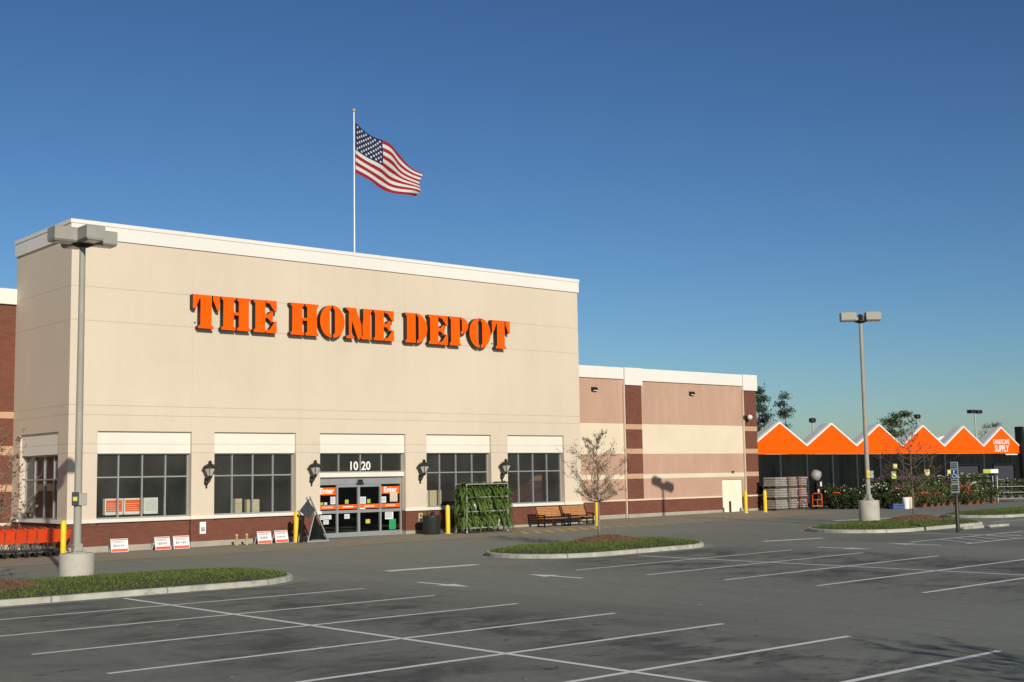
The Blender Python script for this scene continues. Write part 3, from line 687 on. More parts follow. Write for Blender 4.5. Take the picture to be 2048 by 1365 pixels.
# ---------------------------------------------------------------- wall lanterns
def lantern(loc, label):
    t = thing('wall_lantern', label, 'lantern', loc, 0, 'wall lanterns on the piers'); t.scale = (1, 1, .72)
    mb = MB(); mb.bbox(-.09, .09, -.06, .0, -.3, .12, .015); mb.lathe((0, -.06, -.16), [(.02, -.34), (.05, -.26), (.03, -.18), (.09, -.06), (.12, .05), (.05, .14)], 10); mb.tube([(0, -.02, .05), (0, -.2, .02), (0, -.36, .1), (0, -.38, .2)], .04, 8)
    mb.lathe((0, -.38, .2), [(.04, -.14), (.10, -.06), (.06, 0), (.13, .04)], 10); mb.build('bracket', 'black_metal', t)
    mb = MB(); mb.lathe((0, -.38, .24), [(.11, 0), (.27, .48)], 6, smooth=False); mb.build('glass', 'frosted_glass', t)
    mb = MB()
    for i in range(6):
        a = math.pi / 3 * i; mb.tube([(.115 * math.cos(a), -.38 + .115 * math.sin(a), .24), (.28 * math.cos(a), -.38 + .28 * math.sin(a), .73)], .016, 5)
    mb.lathe((0, -.38, .22), [(.12, 0), (.125, .03)], 6); mb.lathe((0, -.38, .24), [(.03, .0), (.035, .22), (.05, .3), (.02, .36)], 8)
    mb.build('cage', 'black_metal', t)
    mb = MB(); mb.lathe((0, -.38, .72), [(.30, 0), (.34, .03), (.31, .08), (.20, .2), (.10, .26), (.07, .3), (.075, .34), (.11, .37), (.05, .42), (.02, .47)], 12); mb.build('cap', 'black_metal', t)
    return t
L0 = lantern((26.93, FY, 2.92), 'black lantern on the pier between the two left windows')
for x, lab in ((32.35, 'black lantern on the pier just left of the entrance doors'), (38.72, 'black lantern on the pier just right of the entrance doors'), (44.12, 'black lantern on the pier between the two right windows')):
    dup(L0, (x, FY, 2.92), 0, lab)

# ---------------------------------------------------------------- wall fixtures on the wing
def wallpack(x, z, label, s=1.):
    t = thing('wall_light', label, 'light', (x, WY, z), 0, 'dark lights on the pink wing')
    mb = MB(); mb.add([(-.22 * s, -.02, -.14 * s), (.22 * s, -.02, -.14 * s), (.22 * s, -.02, .14 * s), (-.22 * s, -.02, .14 * s), (-.2 * s, -.2 * s, -.05 * s), (.2 * s, -.2 * s, -.05 * s), (.2 * s, -.13 * s, .12 * s), (-.2 * s, -.13 * s, .12 * s)], [(3, 2, 1, 0), (4, 5, 6, 7), (0, 1, 5, 4), (1, 2, 6, 5), (2, 3, 7, 6), (3, 0, 4, 7)])
    mb.box(-.16 * s, .16 * s, -.02, .01, -.1 * s, .1 * s); mb.build('housing', 'black_metal', t)
    mb = MB(); mb.box(-.16 * s, .16 * s, -.185 * s, -.07 * s, -.1 * s, -.055 * s); mb.build('lens', 'lamp_glow', t)
wallpack(53.9, 7.95, 'dark wall light high on the pink wall beside the tower'); wallpack(62.74, 7.94, 'dark wall light high on the wide pink panel'); wallpack(66.64, 2.85, 'small dark light above the cream side door', .5)
t = thing('security_camera', 'white dome security camera on the corner of the pink wing', 'camera', (67.95, WY - .12, 6.5))
mb = MB(); mb.bbox(-.14, .1, -.12, 0, -.16, .12, .02); mb.tube([(0, -.06, 0), (.08, -.3, -.02)], .04); mb.build('bracket', 'black_metal', t)
mb = MB(); mb.lathe((.12, -.36, -.02), [(.03, -.17), (.14, -.11), (.18, -.0), (.14, .12), (.04, .17)], 12); mb.build('dome', 'white_metal', t)
t = thing('wall_notice', 'white notice plate on the brick pier under the first lantern', 'notice', (26.8, FY, .83))
mb = MB(); mb.bbox(-.15, .15, -.02, 0, -.26, .26, .01); mb.build('plate', 'white_board', t)
mb = MB()
for k in range(3): mb.box(-.09, .09, -.024, -.02, -.02 - .06 * k, .015 - .06 * k)
mb.build('print', 'ink', t)
t = thing('warning_notice', 'yellow and black warning notice on the brick right of the doors', 'notice', (38.75, FY, .87))
mb = MB(); mb.bbox(-.12, .12, -.02, 0, -.24, .22, .01); mb.build('plate', 'white_board', t)
mb = MB(); mb.box(-.115, .115, -.025, -.02, -.02, .21, 0); mb.box(-.10, .10, -.025, -.02, -.22, -.03, 1); mb.box(-.05, .05, -.029, -.025, .03, .17, 1); mb.build('print', ['yellow_card', 'ink'], t)

# ---------------------------------------------------------------- things inside the windows
def inner(name, label, cat, x0, x1, z0, z1, mats, dec=None, y=52.35):
    t = thing(name, label, cat, ((x0 + x1) / 2, y, z0)); w_, h_ = (x1 - x0) / 2, z1 - z0
    mb = MB(); mb.bbox(-w_, w_, 0, .25, 0, h_, .015); mb.build('body', mats[0], t)
    mb = MB(); mb.box(-w_ + .05, w_ - .05, -.012, 0, h_ * .2, h_ * .9, 0)
    for k in range(4): mb.box(-w_ * .8, w_ * (.7 - .2 * (k % 3)), -.018, -.012, h_ * (.28 + .13 * k), h_ * (.30 + .13 * k), 1)
    mb.build('print', mats[1:], t); return t
def ped(x0, x1, zt, y=52.35):
    t = thing('window_shelf', 'low white display shelf inside the window at x %.0f' % x0, 'shelf', ((x0 + x1) / 2, y, .17)); return t
inner('display_board', 'orange printed board inside the leftmost front window, left half', 'board', 22.6, 23.4, 1.5, 2.2, ('white_board', 'door_orange', 'trim_white'))
inner('display_board', 'orange printed board inside the leftmost front window, right half', 'board', 23.45, 24.25, 1.5, 2.2, ('white_board', 'door_orange', 'trim_white'))
inner('display_board', 'plain white board inside the leftmost front window', 'board', 24.35, 25.0, 1.5, 2.2, ('white_board', 'flyer', 'flyer'))
inner('carton', 'tall beige carton on the sill inside the second window', 'carton', 28.75, 29.1, 1.4, 2.05, ('beige_box', 'beige_box', 'carton'))
inner('carton', 'wide beige carton inside the second window', 'carton', 29.35, 30.0, 1.4, 2.0, ('beige_box', 'beige_box', 'white_board'))
inner('metal_cabinet', 'pale cabinet inside the window left of the plant rack', 'cabinet', 39.25, 39.75, 1.4, 2.2, ('white_board', 'beige_box', 'white_board'))
inner('metal_cabinet', 'beige cabinet inside the window behind the black bin', 'cabinet', 39.85, 40.6, 1.4, 2.2, ('beige_box', 'beige_box', 'beige_box'))

# ---------------------------------------------------------------- flag
t = thing('flagpole', 'tall white flagpole rising behind the roof cornice', 'flagpole', (38.42, 57.0, 13.1))
ZP = 22.88
mb = MB(); mb.lathe((0, 0, 0), [(.05, 0), (.046, 3), (.035, ZP - 13.1)], 12); mb.build('pole', 'white_metal', t)
mb = MB(); mb.lathe((0, 0, ZP - 13.1), [(.03, 0), (.1, .03), (.12, .08), (.09, .14), (.02, .17)], 10); mb.build('finial', 'tan_paint', t)
def flag_mat():
    g = N('flag_cloth'); uv = g.n('ShaderNodeUVMap'); sp = g.n('ShaderNodeSeparateXYZ'); g.l(uv.outputs[0], sp.inputs[0]); u, v = sp.outputs[0], sp.outputs[1]
    stripe = g.math('FLOORED_MODULO', g.math('FLOOR', g.math('MULTIPLY', v, 12.999)), 2.)
    col = g.mix(g.math('LESS_THAN', stripe, .5), (.72, .68, .62), (.33, .022, .03))
    can = g.math('MULTIPLY', g.math('LESS_THAN', u, .40), g.math('GREATER_THAN', v, 6 / 13.))
    col = g.mix(can, col, (.02, .03, .085))
    su = g.math('DIVIDE', u, .40); sv = g.math('DIVIDE', g.math('SUBTRACT', v, 6 / 13.), 7 / 13.)
    def stars(nx, ny, ou, ov):
        a = g.math('SUBTRACT', g.math('FRACT', g.math('ADD', g.math('MULTIPLY', su, nx), ou)), .5); b = g.math('SUBTRACT', g.math('FRACT', g.math('ADD', g.math('MULTIPLY', sv, ny), ov)), .5)
        return g.math('LESS_THAN', g.math('ADD', g.math('POWER', a, 2.), g.math('POWER', b, 2.)), .034)
    def inside(m0):
        return g.math('MULTIPLY', g.math('MULTIPLY', g.math('GREATER_THAN', su, m0), g.math('LESS_THAN', su, 1 - m0)), g.math('MULTIPLY', g.math('GREATER_THAN', sv, m0), g.math('LESS_THAN', sv, 1 - m0)))
    s1 = g.math('MULTIPLY', stars(6, 5, 0., 0.), 1.); s2 = g.math('MULTIPLY', stars(6, 5, .5, .5), inside(.07))
    col = g.mix(g.math('MULTIPLY', can, g.math('MAXIMUM', s1, s2)), col, (.7, .68, .64))
    g.col(col); M['flag_cloth'] = g.done(.8, 0, .2)
    out = g.t.nodes['Material Output']; tr = g.n('ShaderNodeBsdfTranslucent'); g.l(col, tr.inputs[0]); mx = g.n('ShaderNodeMixShader'); mx.inputs[0].default_value = .3
    g.l(g.b.outputs[0], mx.inputs[1]); g.l(tr.outputs[0], mx.inputs[2]); g.l(mx.outputs[0], out.inputs[0])
flag_mat()
nu, nv = 60, 36
me = bpy.data.meshes.new('flag'); vs = []; uvs = []
HT, HB = Vector((.1, 0, -.58)), Vector((.1, 0, -3.45)); FT, FB = Vector((4.55, 0, -2.75)), Vector((4.2, 0, -4.25))
for i in range(nu + 1):
    u = i / nu
    top = HT.lerp(FT, u) + Vector((0, 0, .10 * math.sin(u * 3.1416) - .10 * math.sin(u * 9))); bot = HB.lerp(FB, u) + Vector((0, 0, -.22 * math.sin(u * 3.1416) + .06 * math.sin(u * 7 + 1)))
    for j in range(nv + 1):
        v = j / nv; p = bot.lerp(top, v)
        fold = .20 * u ** .6 * math.sin(u * 9.5 + (1 - v) * 3.0) + .06 * u * math.sin((1 - v) * 9 + u * 4) + .04 * u * math.sin(u * 22 + v * 7)
        p = p + Vector((.05 * math.sin(v * 9 + u * 6) * u, fold, .03 * math.sin(u * 14 + v * 8) * u)); vs.append(tuple(p)); uvs.append((u, v))
fs = [(i * (nv + 1) + j, (i + 1) * (nv + 1) + j, (i + 1) * (nv + 1) + j + 1, i * (nv + 1) + j + 1) for i in range(nu) for j in range(nv)]
me.from_pydata(vs, [], fs); ul = me.uv_layers.new(name='UVMap')
for p in me.polygons:
    p.use_smooth = True
    for li in p.loop_indices: ul.data[li].uv = uvs[me.loops[li].vertex_index]
me.materials.append(M['flag_cloth']); fo = bpy.data.objects.new('flag', me); scene.collection.objects.link(fo); fo.location = (38.42, 57.0, ZP); fo.scale = (1.0,) * 3
tag(fo, 'American flag with stars and stripes blowing from the tall roof pole', 'flag')

# ================================================================ LAMP POLES
def lamp(loc, dirs, label, fh):
    t = thing('parking_lamp', label, 'street lamp', loc, 0, 'lamp poles in the parking lot islands')
    mb = MB(); mb.lathe((0, 0, 0), [(.49, -.3), (.49, fh - .04), (.46, fh - .01), (.0, fh)], 32); mb.build('footing', 'base_concrete', t)
    mb = MB(); mb.bbox(-.2, .2, -.2, .2, fh - .01, fh + .03, .01)
    for i in (-1, 1):
        for j in (-1, 1): mb.lathe((.14 * i, .14 * j, fh + .03), [(.025, 0), (.025, .06), (.01, .07)], 6)
    mb.lathe((0, 0, 0), [(.115, fh + .03), (.11, 2), (.085, 9.98)], 20); mb.bbox(-.13, .13, -.13, .13, fh + .03, fh + .26, .02); mb.build('pole', 'pole_grey', t)
    for dx, dy in dirs:
        px, py = -dy, dx
        f = lambda a, b, z: (dx * a + px * b, dy * a + py * b, z)
        mb = MB()
        a0, a1, hw, zb, zt = .24, .95, .28, 9.72, 10.16
        vs = [f(a, b, z) for z, gr in ((zb + .06, 1), (zt - .03, 1)) for a, b in ((a0, -hw), (a1, -hw), (a1, hw), (a0, hw))]
        vs += [f(a, b, zt) for a, b in ((a0 + .03, -hw + .03), (a1 - .03, -hw + .03), (a1 - .03, hw - .03), (a0 + .03, hw - .03))] + [f(a, b, zb) for a, b in ((a0 + .04, -hw + .05), (a1 - .02, -hw + .05), (a1 - .02, hw - .05), (a0 + .04, hw - .05))]
        mb.add(vs, [(0, 1, 5, 4), (1, 2, 6, 5), (2, 3, 7, 6), (3, 0, 4, 7), (4, 5, 9, 8), (5, 6, 10, 9), (6, 7, 11, 10), (7, 4, 8, 11), (8, 9, 10, 11), (12, 13, 1, 0), (13, 14, 2, 1), (14, 15, 3, 2), (15, 12, 0, 3), (15, 14, 13, 12)])
        mb.bar(f(.0, 0, 9.82), f(.26, 0, 9.84), .14, .2); h = mb.build('lamp_head', 'fixture_grey', t)
        mb = MB(); mb.add([f(a0 + .1, -hw + .1, zb - .006), f(a1 - .08, -hw + .1, zb - .006), f(a1 - .08, hw - .1, zb - .006), f(a0 + .1, hw - .1, zb - .006)], [(0, 1, 2, 3)]); mb.build('lens', 'lamp_glow', h)
    mb = MB(); mb.lathe((0, 0, 9.62), [(.12, 0), (.30, .07), (.31, .12), (.14, .16), (.14, .38), (.05, .44)], 12); mb.build('hub', 'black_metal', t)
    return t
P1, P2 = (14.88, 36.36, .2), (53.4, 35.4, .37)
lamp(P1, ((1, 0), (-1, 0), (0, 1), (0, -1)), 'tall grey lamp pole with four box heads in front of the store tower', .70)
lamp(P2, ((.7071, -.7071), (-.7071, .7071)), 'tall grey lamp pole with two box heads in front of the garden centre', 1.06)
for nm, P, z, lab in (('location_sign', P1, 2.05, 'small yellow and grey sign box strapped to the four headed lamp pole'), ('location_sign', P2, 2.1, 'small yellow sign box strapped to the two headed lamp pole')):
    t = thing(nm, lab, 'sign', (P[0], P[1], P[2] + z), R(-20)); t.scale = (.8, .9, .85)
    mb = MB(); mb.bbox(.02, .30, -.2, -.12, 0, .42, .015); mb.build('box', 'fixture_grey', t)
    mb = MB(); mb.bbox(-.22, .02, -.2, -.13, 0, .46, .01, 0); mb.box(-.18, -.03, -.205, -.2, .16, .3, 1); mb.build('plate', ['ink' if P is P1 else 'yellow_card', 'yellow_card' if P is P1 else 'lime_card'], t)
    mb = MB(); mb.lathe((0, 0, .03), [(.135, 0), (.135, .03)], 12); mb.lathe((0, 0, .38), [(.135, 0), (.135, .03)], 12); mb.build('strap', 'galvanized', t)

# ================================================================ BOLLARDS AND SMALL SIGNS
BOLL = [((20.14, 50.6), 'yellow bollard at the end of the row of red carts'), ((30.88, 50.6), 'yellow bollard beside the A shaped frame'), ((39.15, 50.0), 'yellow bollard between the black bin and the plant rack'),
        ((48.01, 48.5), 'yellow bollard behind the young tree at the bench end'), ((64.79, 52.0), 'yellow bollard in front of the cream side door'), ((66.5, 51.8), 'yellow bollard beside the stacked pallets')]
b0 = None
for (x, y), lab in BOLL:
    if b0 is None:
        b0 = thing('bollard', lab, 'bollard', (x, y, gz(x)), 0, 'yellow bollards along the store front')
        mb = MB(); mb.lathe((0, 0, 0), [(.115, -.05), (.115, 1.28), (.10, 1.35), (.06, 1.40), (.0, 1.42)], 16); mb.build('post', 'yellow_paint', b0)
        mb = MB(); mb.lathe((0, 0, 0), [(.19, .0), (.17, .03), (.118, .035)], 16); mb.build('base_collar', 'base_concrete', b0)
    else: dup(b0, (x, y, gz(x)), 0, lab)
for i, (x, y) in enumerate(((28.03, 50.9), (28.5, 50.85))):
    o = MB().lathe((0, 0, 0), [(.055, -.02), (.05, .42), (.07, .44), (.05, .5), (.0, .51)], 10).build('short_post', 'tan_paint')
    o.location = (x, y, gz(x)); tag(o, ('short tan post farther from the yellow bollard', 'short tan post nearer the small red signs')[i], 'post', 'two short tan posts by the wall')
SG = [(22.65, 'small white and red card sign standing alone below the first window'), (24.55, 'left small white and red card sign of the pair by the brick wall'), (25.42, 'right small white and red card sign of the pair by the brick wall'),
      (29.45, 'small white and red card sign beside the short tan posts'), (30.32, 'small white and red card sign next to the yellow bollard')]
for i, (x, lab) in enumerate(SG):
    t = thing('sidewalk_sign', lab, 'sign', (x, 51.0, gz(x)), R((-6, 5, -3, 2, 6)[i]), 'small red and white signs on the pavement')
    lean = .22
    F = lambda u, v, d=0: (u, -.12 + lean * v + d, v)
    mb = MB(); mb.prism([(-.36, .02), (.36, .02), (.36, .56), (-.36, .56)], F, 0, .03); mb.build('board', 'white_board', t)
    mb = MB(); rr = random.Random(i)
    mb.prism([(-.34, .04), (.34, .04), (.34, .15), (-.34, .15)], F, -.006, 0, 0); mb.prism([(-.34, .5), (.34, .5), (.34, .54), (-.34, .54)], F, -.006, 0, 0)
    for k in range(6):
        u = -.26 + .08 * k; hh = rr.uniform(.04, .13); mb.prism([(u, .28 - hh / 2), (u + .055, .28 - hh / 2), (u + .055, .28 + hh / 2), (u, .28 + hh / 2)], F, -.006, 0, 1)
    for k in range(2): mb.prism([(-.28, .40 + .045 * k), (.2, .40 + .045 * k), (.2, .42 + .045 * k), (-.28, .42 + .045 * k)], F, -.006, 0, 1)
    mb.build('print', ['sign_red', 'ink_grey'], t)
    mb = MB()
    for u in (-.3, .3): mb.bar((u, .02, .54), (u, .32, .0), .03)
    mb.build('stand', 'white_metal', t)

# A shaped frame leaning by the doors
AX, AY = 31.5, 49.85
t = thing('folding_sign_frame', 'grey A shaped folding frame with dark panels standing left of the doors', 'frame', (AX, AY, gz(AX)))
mb = MB(); mb.bar((-.40, -.05, 2.06), (.58, -.05, .02), .075, .05); mb.build('long_rail', 'fixture_grey', t)
mb = MB(); mb.bar((-.16, -.12, 1.42), (-.56, -.12, .02), .045); mb.bar((-.56, -.12, .05), (.56, -.12, .05), .06); mb.build('front_leg', 'galvanized', t)
mb = MB(); mb.bar((-.36, .3, 2.03), (.6, .3, .02), .06); mb.bar((.5, -.05, .18), (.5, .3, .18), .04); mb.bar((-.3, -.05, 1.9), (-.3, .3, 1.9), .04); mb.build('rear_rail', 'ink_grey', t)
mb = MB(); mb.add([(-.48, -.02, 1.92), (-.86, .1, 1.42), (-.36, .1, 1.06), (-.1, -.02, 1.44), (-.46, .02, 1.92), (-.84, .14, 1.42), (-.34, .14, 1.06), (-.08, .02, 1.44)], [(0, 1, 2, 3), (7, 6, 5, 4), (0, 4, 5, 1), (1, 5, 6, 2), (2, 6, 7, 3), (3, 7, 4, 0)]); mb.build('side_panel', 'ink', t)
mb = MB(); mb.bar((-.7, .12, 1.15), (-.82, .12, .0), .05); mb.bar((-.58, .2, 1.2), (-.62, .3, .0), .08); mb.build('rear_leg', 'dark_metal', t)
mb = MB(); mb.prism([(-.14, 1.3), (-.46, .12), (.48, .12)], lambda u, v, d: (u, d, v), .0, .05); mb.build('panel', 'mesh_fabric', t)

# bin with brooms and tools
t = thing('litter_bin', 'dark green round bin with handles sticking out right of the doors', 'bin', (38.45, 50.4, gz(38.4)))
mb = MB(); mb.lathe((0, 0, 0), [(.40, 0), (.43, .05), (.45, .8), (.47, .86), (.47, .92), (.43, .92), (.42, .7), (.0, .68)], 24); mb.build('body', 'bin_plastic', t)
mb = MB(); mb.tube([(.1, .1, .6), (.22, .2, 1.12)], .025); mb.tube([(-.15, 0, .6), (-.2, .1, 1.08)], .025); mb.tube([(.02, -.2, .6), (-.05, -.22, 1.05)], .02); mb.bbox(.1, .3, .1, .26, .85, 1.08, .03); mb.build('handle', 'black_metal', t)

# ---------------------------------------------------------------- benches
t0 = thing('park_bench', 'left of two joined slatted wooden benches by the brick wall', 'bench', (46.62, 50.45, gz(46.6)), 0, 'two wooden benches by the wall')
for k in range(6):
    zz = .55 + k * .085; yy = .25 + k * .035
    mb = MB(); mb.bbox(-.9, .9, yy, yy + .03, zz, zz + .075, .008); mb.build('back_slat', 'wood', t0)
mb = MB()
for k in range(5): mb.bbox(-.9, .9, -.27 + k * .1, -.19 + k * .1, .43, .46, .008)
mb.build('seat', 'wood', t0)
for s in (-.86, .86):
    mb = MB(); mb.bar((s, -.28, 0), (s, -.28, .62), .06); mb.bar((s, .22, 0), (s, .2, .44), .06); mb.bar((s, .2, .44), (s, .46, 1.06), .06); mb.bar((s, -.3, .62), (s, .3, .64), .06); mb.bar((s, -.28, .41), (s, .22, .41), .05); mb.bar((s, -.28, .06), (s, .22, .06), .05); mb.build('leg', 'dark_metal', t0)
mb = MB(); mb.bar((-.86, -.2, .2), (.86, -.2, .2), .05); mb.bar((-.86, -.3, .38), (.86, -.3, .38), .05, .12); mb.build('rail', 'dark_metal', t0)
dup(t0, (48.5, 50.45, gz(48.5)), 0, 'right of two joined slatted wooden benches beside the yellow bollard')

# ---------------------------------------------------------------- shopping carts
def cart(loc):
    t = thing('shopping_cart', 'x', 'shopping cart', loc, 0, 'red shopping carts nested at the left wall')
    mb = MB()
    def fr(x, z, hw): return [(x, -hw, z), (x, hw, z)]
    lo0, lo1, hi0, hi1 = (-.42, .50, .20), (.36, .56, .17), (-.46, 1.02, .30), (.50, .92, .22)
    vs = [(lo0[0], -lo0[2], lo0[1]), (lo1[0], -lo1[2], lo1[1]), (lo1[0], lo1[2], lo1[1]), (lo0[0], lo0[2], lo0[1]), (hi0[0], -hi0[2], hi0[1]), (hi1[0], -hi1[2], hi1[1]), (hi1[0], hi1[2], hi1[1]), (hi0[0], hi0[2], hi0[1])]
    mb.add(vs, [(0, 1, 2, 3), (0, 4, 5, 1), (1, 5, 6, 2), (2, 6, 7, 3), (3, 7, 4, 0)])
    k = .02
    vi = [(x * .96, y * .92, z + (.03 if i < 4 else 0)) for i, (x, y, z) in enumerate(vs)]
    mb.add(vi, [(3, 2, 1, 0), (1, 5, 4, 0), (2, 6, 5, 1), (3, 7, 6, 2), (0, 4, 7, 3)])
    for i in range(4): mb.bar(vs[4 + i], vs[4 + (i + 1) % 4], .035)
    mb.build('basket', 'cart_red', t)
    mb = MB(); mb.bar((-.58, -.28, 1.06), (-.58, .28, 1.06), .04); mb.bar((-.58, -.27, 1.06), (-.44, -.28, 1.0), .03); mb.bar((-.58, .27, 1.06), (-.44, .28, 1.0), .03); mb.build('handle', 'cart_red', t)
    mb = MB()
    for s in (-1, 1):
        mb.tube([(-.46, .28 * s, 1.0), (-.50, .26 * s, .3), (-.46, .25 * s, .16)], .016); mb.tube([(-.48, .25 * s, .2), (.42, .17 * s, .2)], .018); mb.tube([(.40, .17 * s, .2), (.2, .18 * s, .52)], .014); mb.tube([(-.3, .24 * s, .2), (-.1, .2 * s, .5)], .014)
    mb.tube([(.42, -.17, .2), (.42, .17, .2)], .016); mb.tube([(-.48, -.25, .2), (-.48, .25, .2)], .016); mb.box(-.44, .38, -.2, .2, .24, .27); mb.build('frame', 'cart_frame', t)
    for x, s in ((-.45, -1), (-.45, 1), (.38, -1), (.38, 1)):
        mb = MB(); yy = s * (.25 if x < 0 else .17); mb.lathe((x, yy - .018, .065), [(.03, 0), (.065, .004), (.065, .032), (.03, .036)], 12, axis='y'); mb.bar((x, yy, .065), (x + .03, yy, .2), .03); mb.build('wheel', 'rubber', t)
    return t
ct = cart((20.0, 50.9, 0)); ct.scale = (1, 1, 1.08); ct['label'] = 'front cart of the row of red shopping carts, next to the yellow bollard'
for k in range(1, 10):
    dup(ct, (20.0 - .42 * k + random.Random(k).uniform(-.02, .02), 50.9 + random.Random(k + 9).uniform(-.02, .02), 0), 0, 'red shopping cart nested behind the front cart of its row')

# ---------------------------------------------------------------- young trees
def tube_tree(seed, H, trunk_r, crown_r, z0, nleaf, leafsize, levels=3, nb=22):
    """young street tree: leader, ascending limbs whose tips fill an upright oval"""
    rr = random.Random(seed); rng = np.random.default_rng(seed); mb = MB(); tips = []
    pts = [(0, 0, -.05)]; n = 8; lx = ly = 0
    for i in range(1, n + 1):
        lx += rr.uniform(-.02, .02); ly += rr.uniform(-.02, .02); pts.append((lx, ly, H * .95 * i / n))
    mb.tube(pts, [trunk_r * (1 - .85 * i / n) for i in range(n + 1)], 7)
    def half(z):                                  # half width of the crown at a height
        f = (z - z0) / (H - z0); return crown_r * max(.12, math.sin(math.pi * min(max(.18 + .80 * f, 0), 1)) ** .7)
    def branch(p, q, r, lev):
        m = 4; d = q - p; ln = d.length; out = [p]
        for i in range(1, m + 1):
            f = i / m; c = p + d * f + Vector((0, 0, -.10 * ln * math.sin(math.pi * f) )) + Vector((rr.gauss(0, .03), rr.gauss(0, .03), rr.gauss(0, .03))) * ln; out.append(c)
            if lev or i > 1: tips.append(c)
        mb.tube(out, [r * (1 - .75 * i / m) for i in range(m + 1)], 4 if lev else 5)
        if lev < levels - 1:
            for i in range(rr.choice((3, 4, 5)) if lev == 0 else 3):
                k = rr.randint(1, m); s = out[k]; l2 = ln * rr.uniform(.28, .55)
                sd = (d.normalized() * .8 + Vector((rr.uniform(-.9, .9), rr.uniform(-.9, .9), rr.uniform(-.1, .7)))).normalized(); branch(s, s + sd * l2, r * .48, lev + 1)
    for i in range(nb):
        f = (i + .5) / nb; zt = z0 + (H - z0) * (.06 + .92 * f); a = i * 2.399 + rr.uniform(-.3, .3); hw = half(zt) * rr.uniform(.75, 1.05)
        zb = max(z0 - .15, zt - hw * rr.uniform(.7, 1.1)); k = min(zb / (H * .95) * n, n - .01); c = Vector(pts[int(k)]).lerp(Vector(pts[int(k) + 1]), k - int(k))
        branch(c, Vector((c.x + math.cos(a) * hw, c.y + math.sin(a) * hw, zt)), trunk_r * .36, 0)
    leaf = MB(); pp = []
    for i in range(nleaf):
        p = rr.choice(tips); pp.append((p.x + rr.gauss(0, .04), p.y + rr.gauss(0, .04), p.z + rr.gauss(0, .04)))
    leaf.leaves(np.array(pp), leafsize, rng, 0)
    return mb, leaf
def young_tree(x, y, z, seed, H, label, leafmat, barkmat='bark', **k):
    t = thing('young_tree', label, 'tree', (x, y, z), 0, 'young trees in the parking islands')
    a, b = tube_tree(seed, H, k.pop('tr', .05), k.pop('cr', 1.1), k.pop('z0', 1.5), k.pop('nl', 900), k.pop('ls', .09), **k)
    a.build('trunk', barkmat, t); b.build('crown', leafmat, t); return t
young_tree(35.32, 35.6, gz(35) + .4, 11, 4.05, 'slender young tree with sparse reddish leaves in front of the bench', 'bud_leaf', nl=3800, cr=1.18, z0=1.5, nb=32, ls=.058)
young_tree(55.33, 34.2, gz(55) + .4, 12, 4.3, 'bare branched young tree in front of the orange gables', 'brown_bud', 'dark_bark', nl=1100, cr=1.4, z0=1.55, nb=32, ls=.07)
young_tree(12.0, 35.2, .4, 13, 4.2, 'young leafless tree at the left edge of the picture', 'bud_leaf', nl=900, cr=1.25, z0=1.5, nb=24)
young_tree(15.3, .0, 0, 14, 5.2, 'bare young tree outside the picture whose branches shade the asphalt', 'bud_leaf', nl=1600, cr=1.9, z0=1.8, nb=34, tr=.08)

# ---------------------------------------------------------------- plant rack with ferns
RX, RY = 40.95, 49.5
t = thing('plant_rack', 'tall galvanized plant rack on wheels packed with green ferns', 'rack', (RX, RY, gz(RX)))
for sx in (-1.33, 1.33):
    for sy in (-.42, .42):
        mb = MB(); mb.bar((sx, sy, .1), (sx, sy, 2.42), .05); mb.lathe((sx, sy - .02, .06), [(.02, 0), (.06, .005), (.06, .035), (.02, .04)], 10, axis='y'); mb.build('post', 'galvanized', t)
for zz in (.25, 1.05, 1.75, 2.40):
    mb = MB(); 
    for sy in (-.42, .42): mb.bar((-1.3, sy, zz), (1.3, sy, zz), .045)
    for sx in (-1.31, 1.31): mb.bar((sx, -.4, zz), (sx, .4, zz), .04)
    if zz < 2.3: mb.box(-1.29, 1.29, -.4, .4, zz + .022, zz + .034)
    mb.build('shelf', 'galvanized', t)
rng = np.random.default_rng(8); rr = random.Random(8)
def fern(loc, label):
    t = thing('potted_fern', label, 'fern', loc, 0, 'ferns on the plant rack')
    mb = MB(); mb.lathe((0, 0, 0), [(.10, 0), (.14, .18), (.15, .2), (.12, .19)], 10); mb.build('pot', 'white_board', t)
    mb = MB(); P = []
    for i in range(150):
        a = rr.uniform(0, 6.283); L = rr.uniform(.36, .60); e = rr.uniform(.15, 1.45); vz = math.sin(e) * 2.1; vh = math.cos(e) * .62 + .25
        p = Vector((0, 0, .18)); q = [p]
        for k in range(5):
            s = (k + 1) / 5; q.append(Vector((math.cos(a) * L * vh * s, math.sin(a) * L * vh * s, .18 + L * (vz * s * .62 - .78 * s * s))))
        side = Vector((-math.sin(a), math.cos(a), 0))
        for k in range(5):
            w0 = .06 * math.sin(math.pi * (k + .3) / 5.6); w1 = .06 * math.sin(math.pi * (k + 1.3) / 5.6) if k < 4 else .004
            mb.quad(tuple(q[k] - side * w0), tuple(q[k] + side * w0), tuple(q[k + 1] + side * w1), tuple(q[k + 1] - side * w1))
    mb.build('fronds', 'fern_green', t); return t
f0 = None
for zi, (zz, nm) in enumerate(((.29, 'lowest'), (1.09, 'middle'), (1.79, 'top'))):
    for i in range(6):
        for j in (-1, 1):
            x = RX - 1.15 + .49 * i + rr.uniform(-.08, .08); y = RY + .16 * j; lab = 'leafy fern on the %s shelf of the tall plant rack' % nm
            if f0 is None: f0 = fern((x, y, gz(RX) + zz), lab); f0.scale = (1.2, 1.2, 1.85)
            else: dup(f0, (x, y, gz(RX) + zz), rr.uniform(0, 6), lab, (rr.uniform(1.05, 1.3), rr.uniform(1.05, 1.3), rr.uniform(1.3, 1.55) if zi == 2 else rr.uniform(1.75, 2.1)))

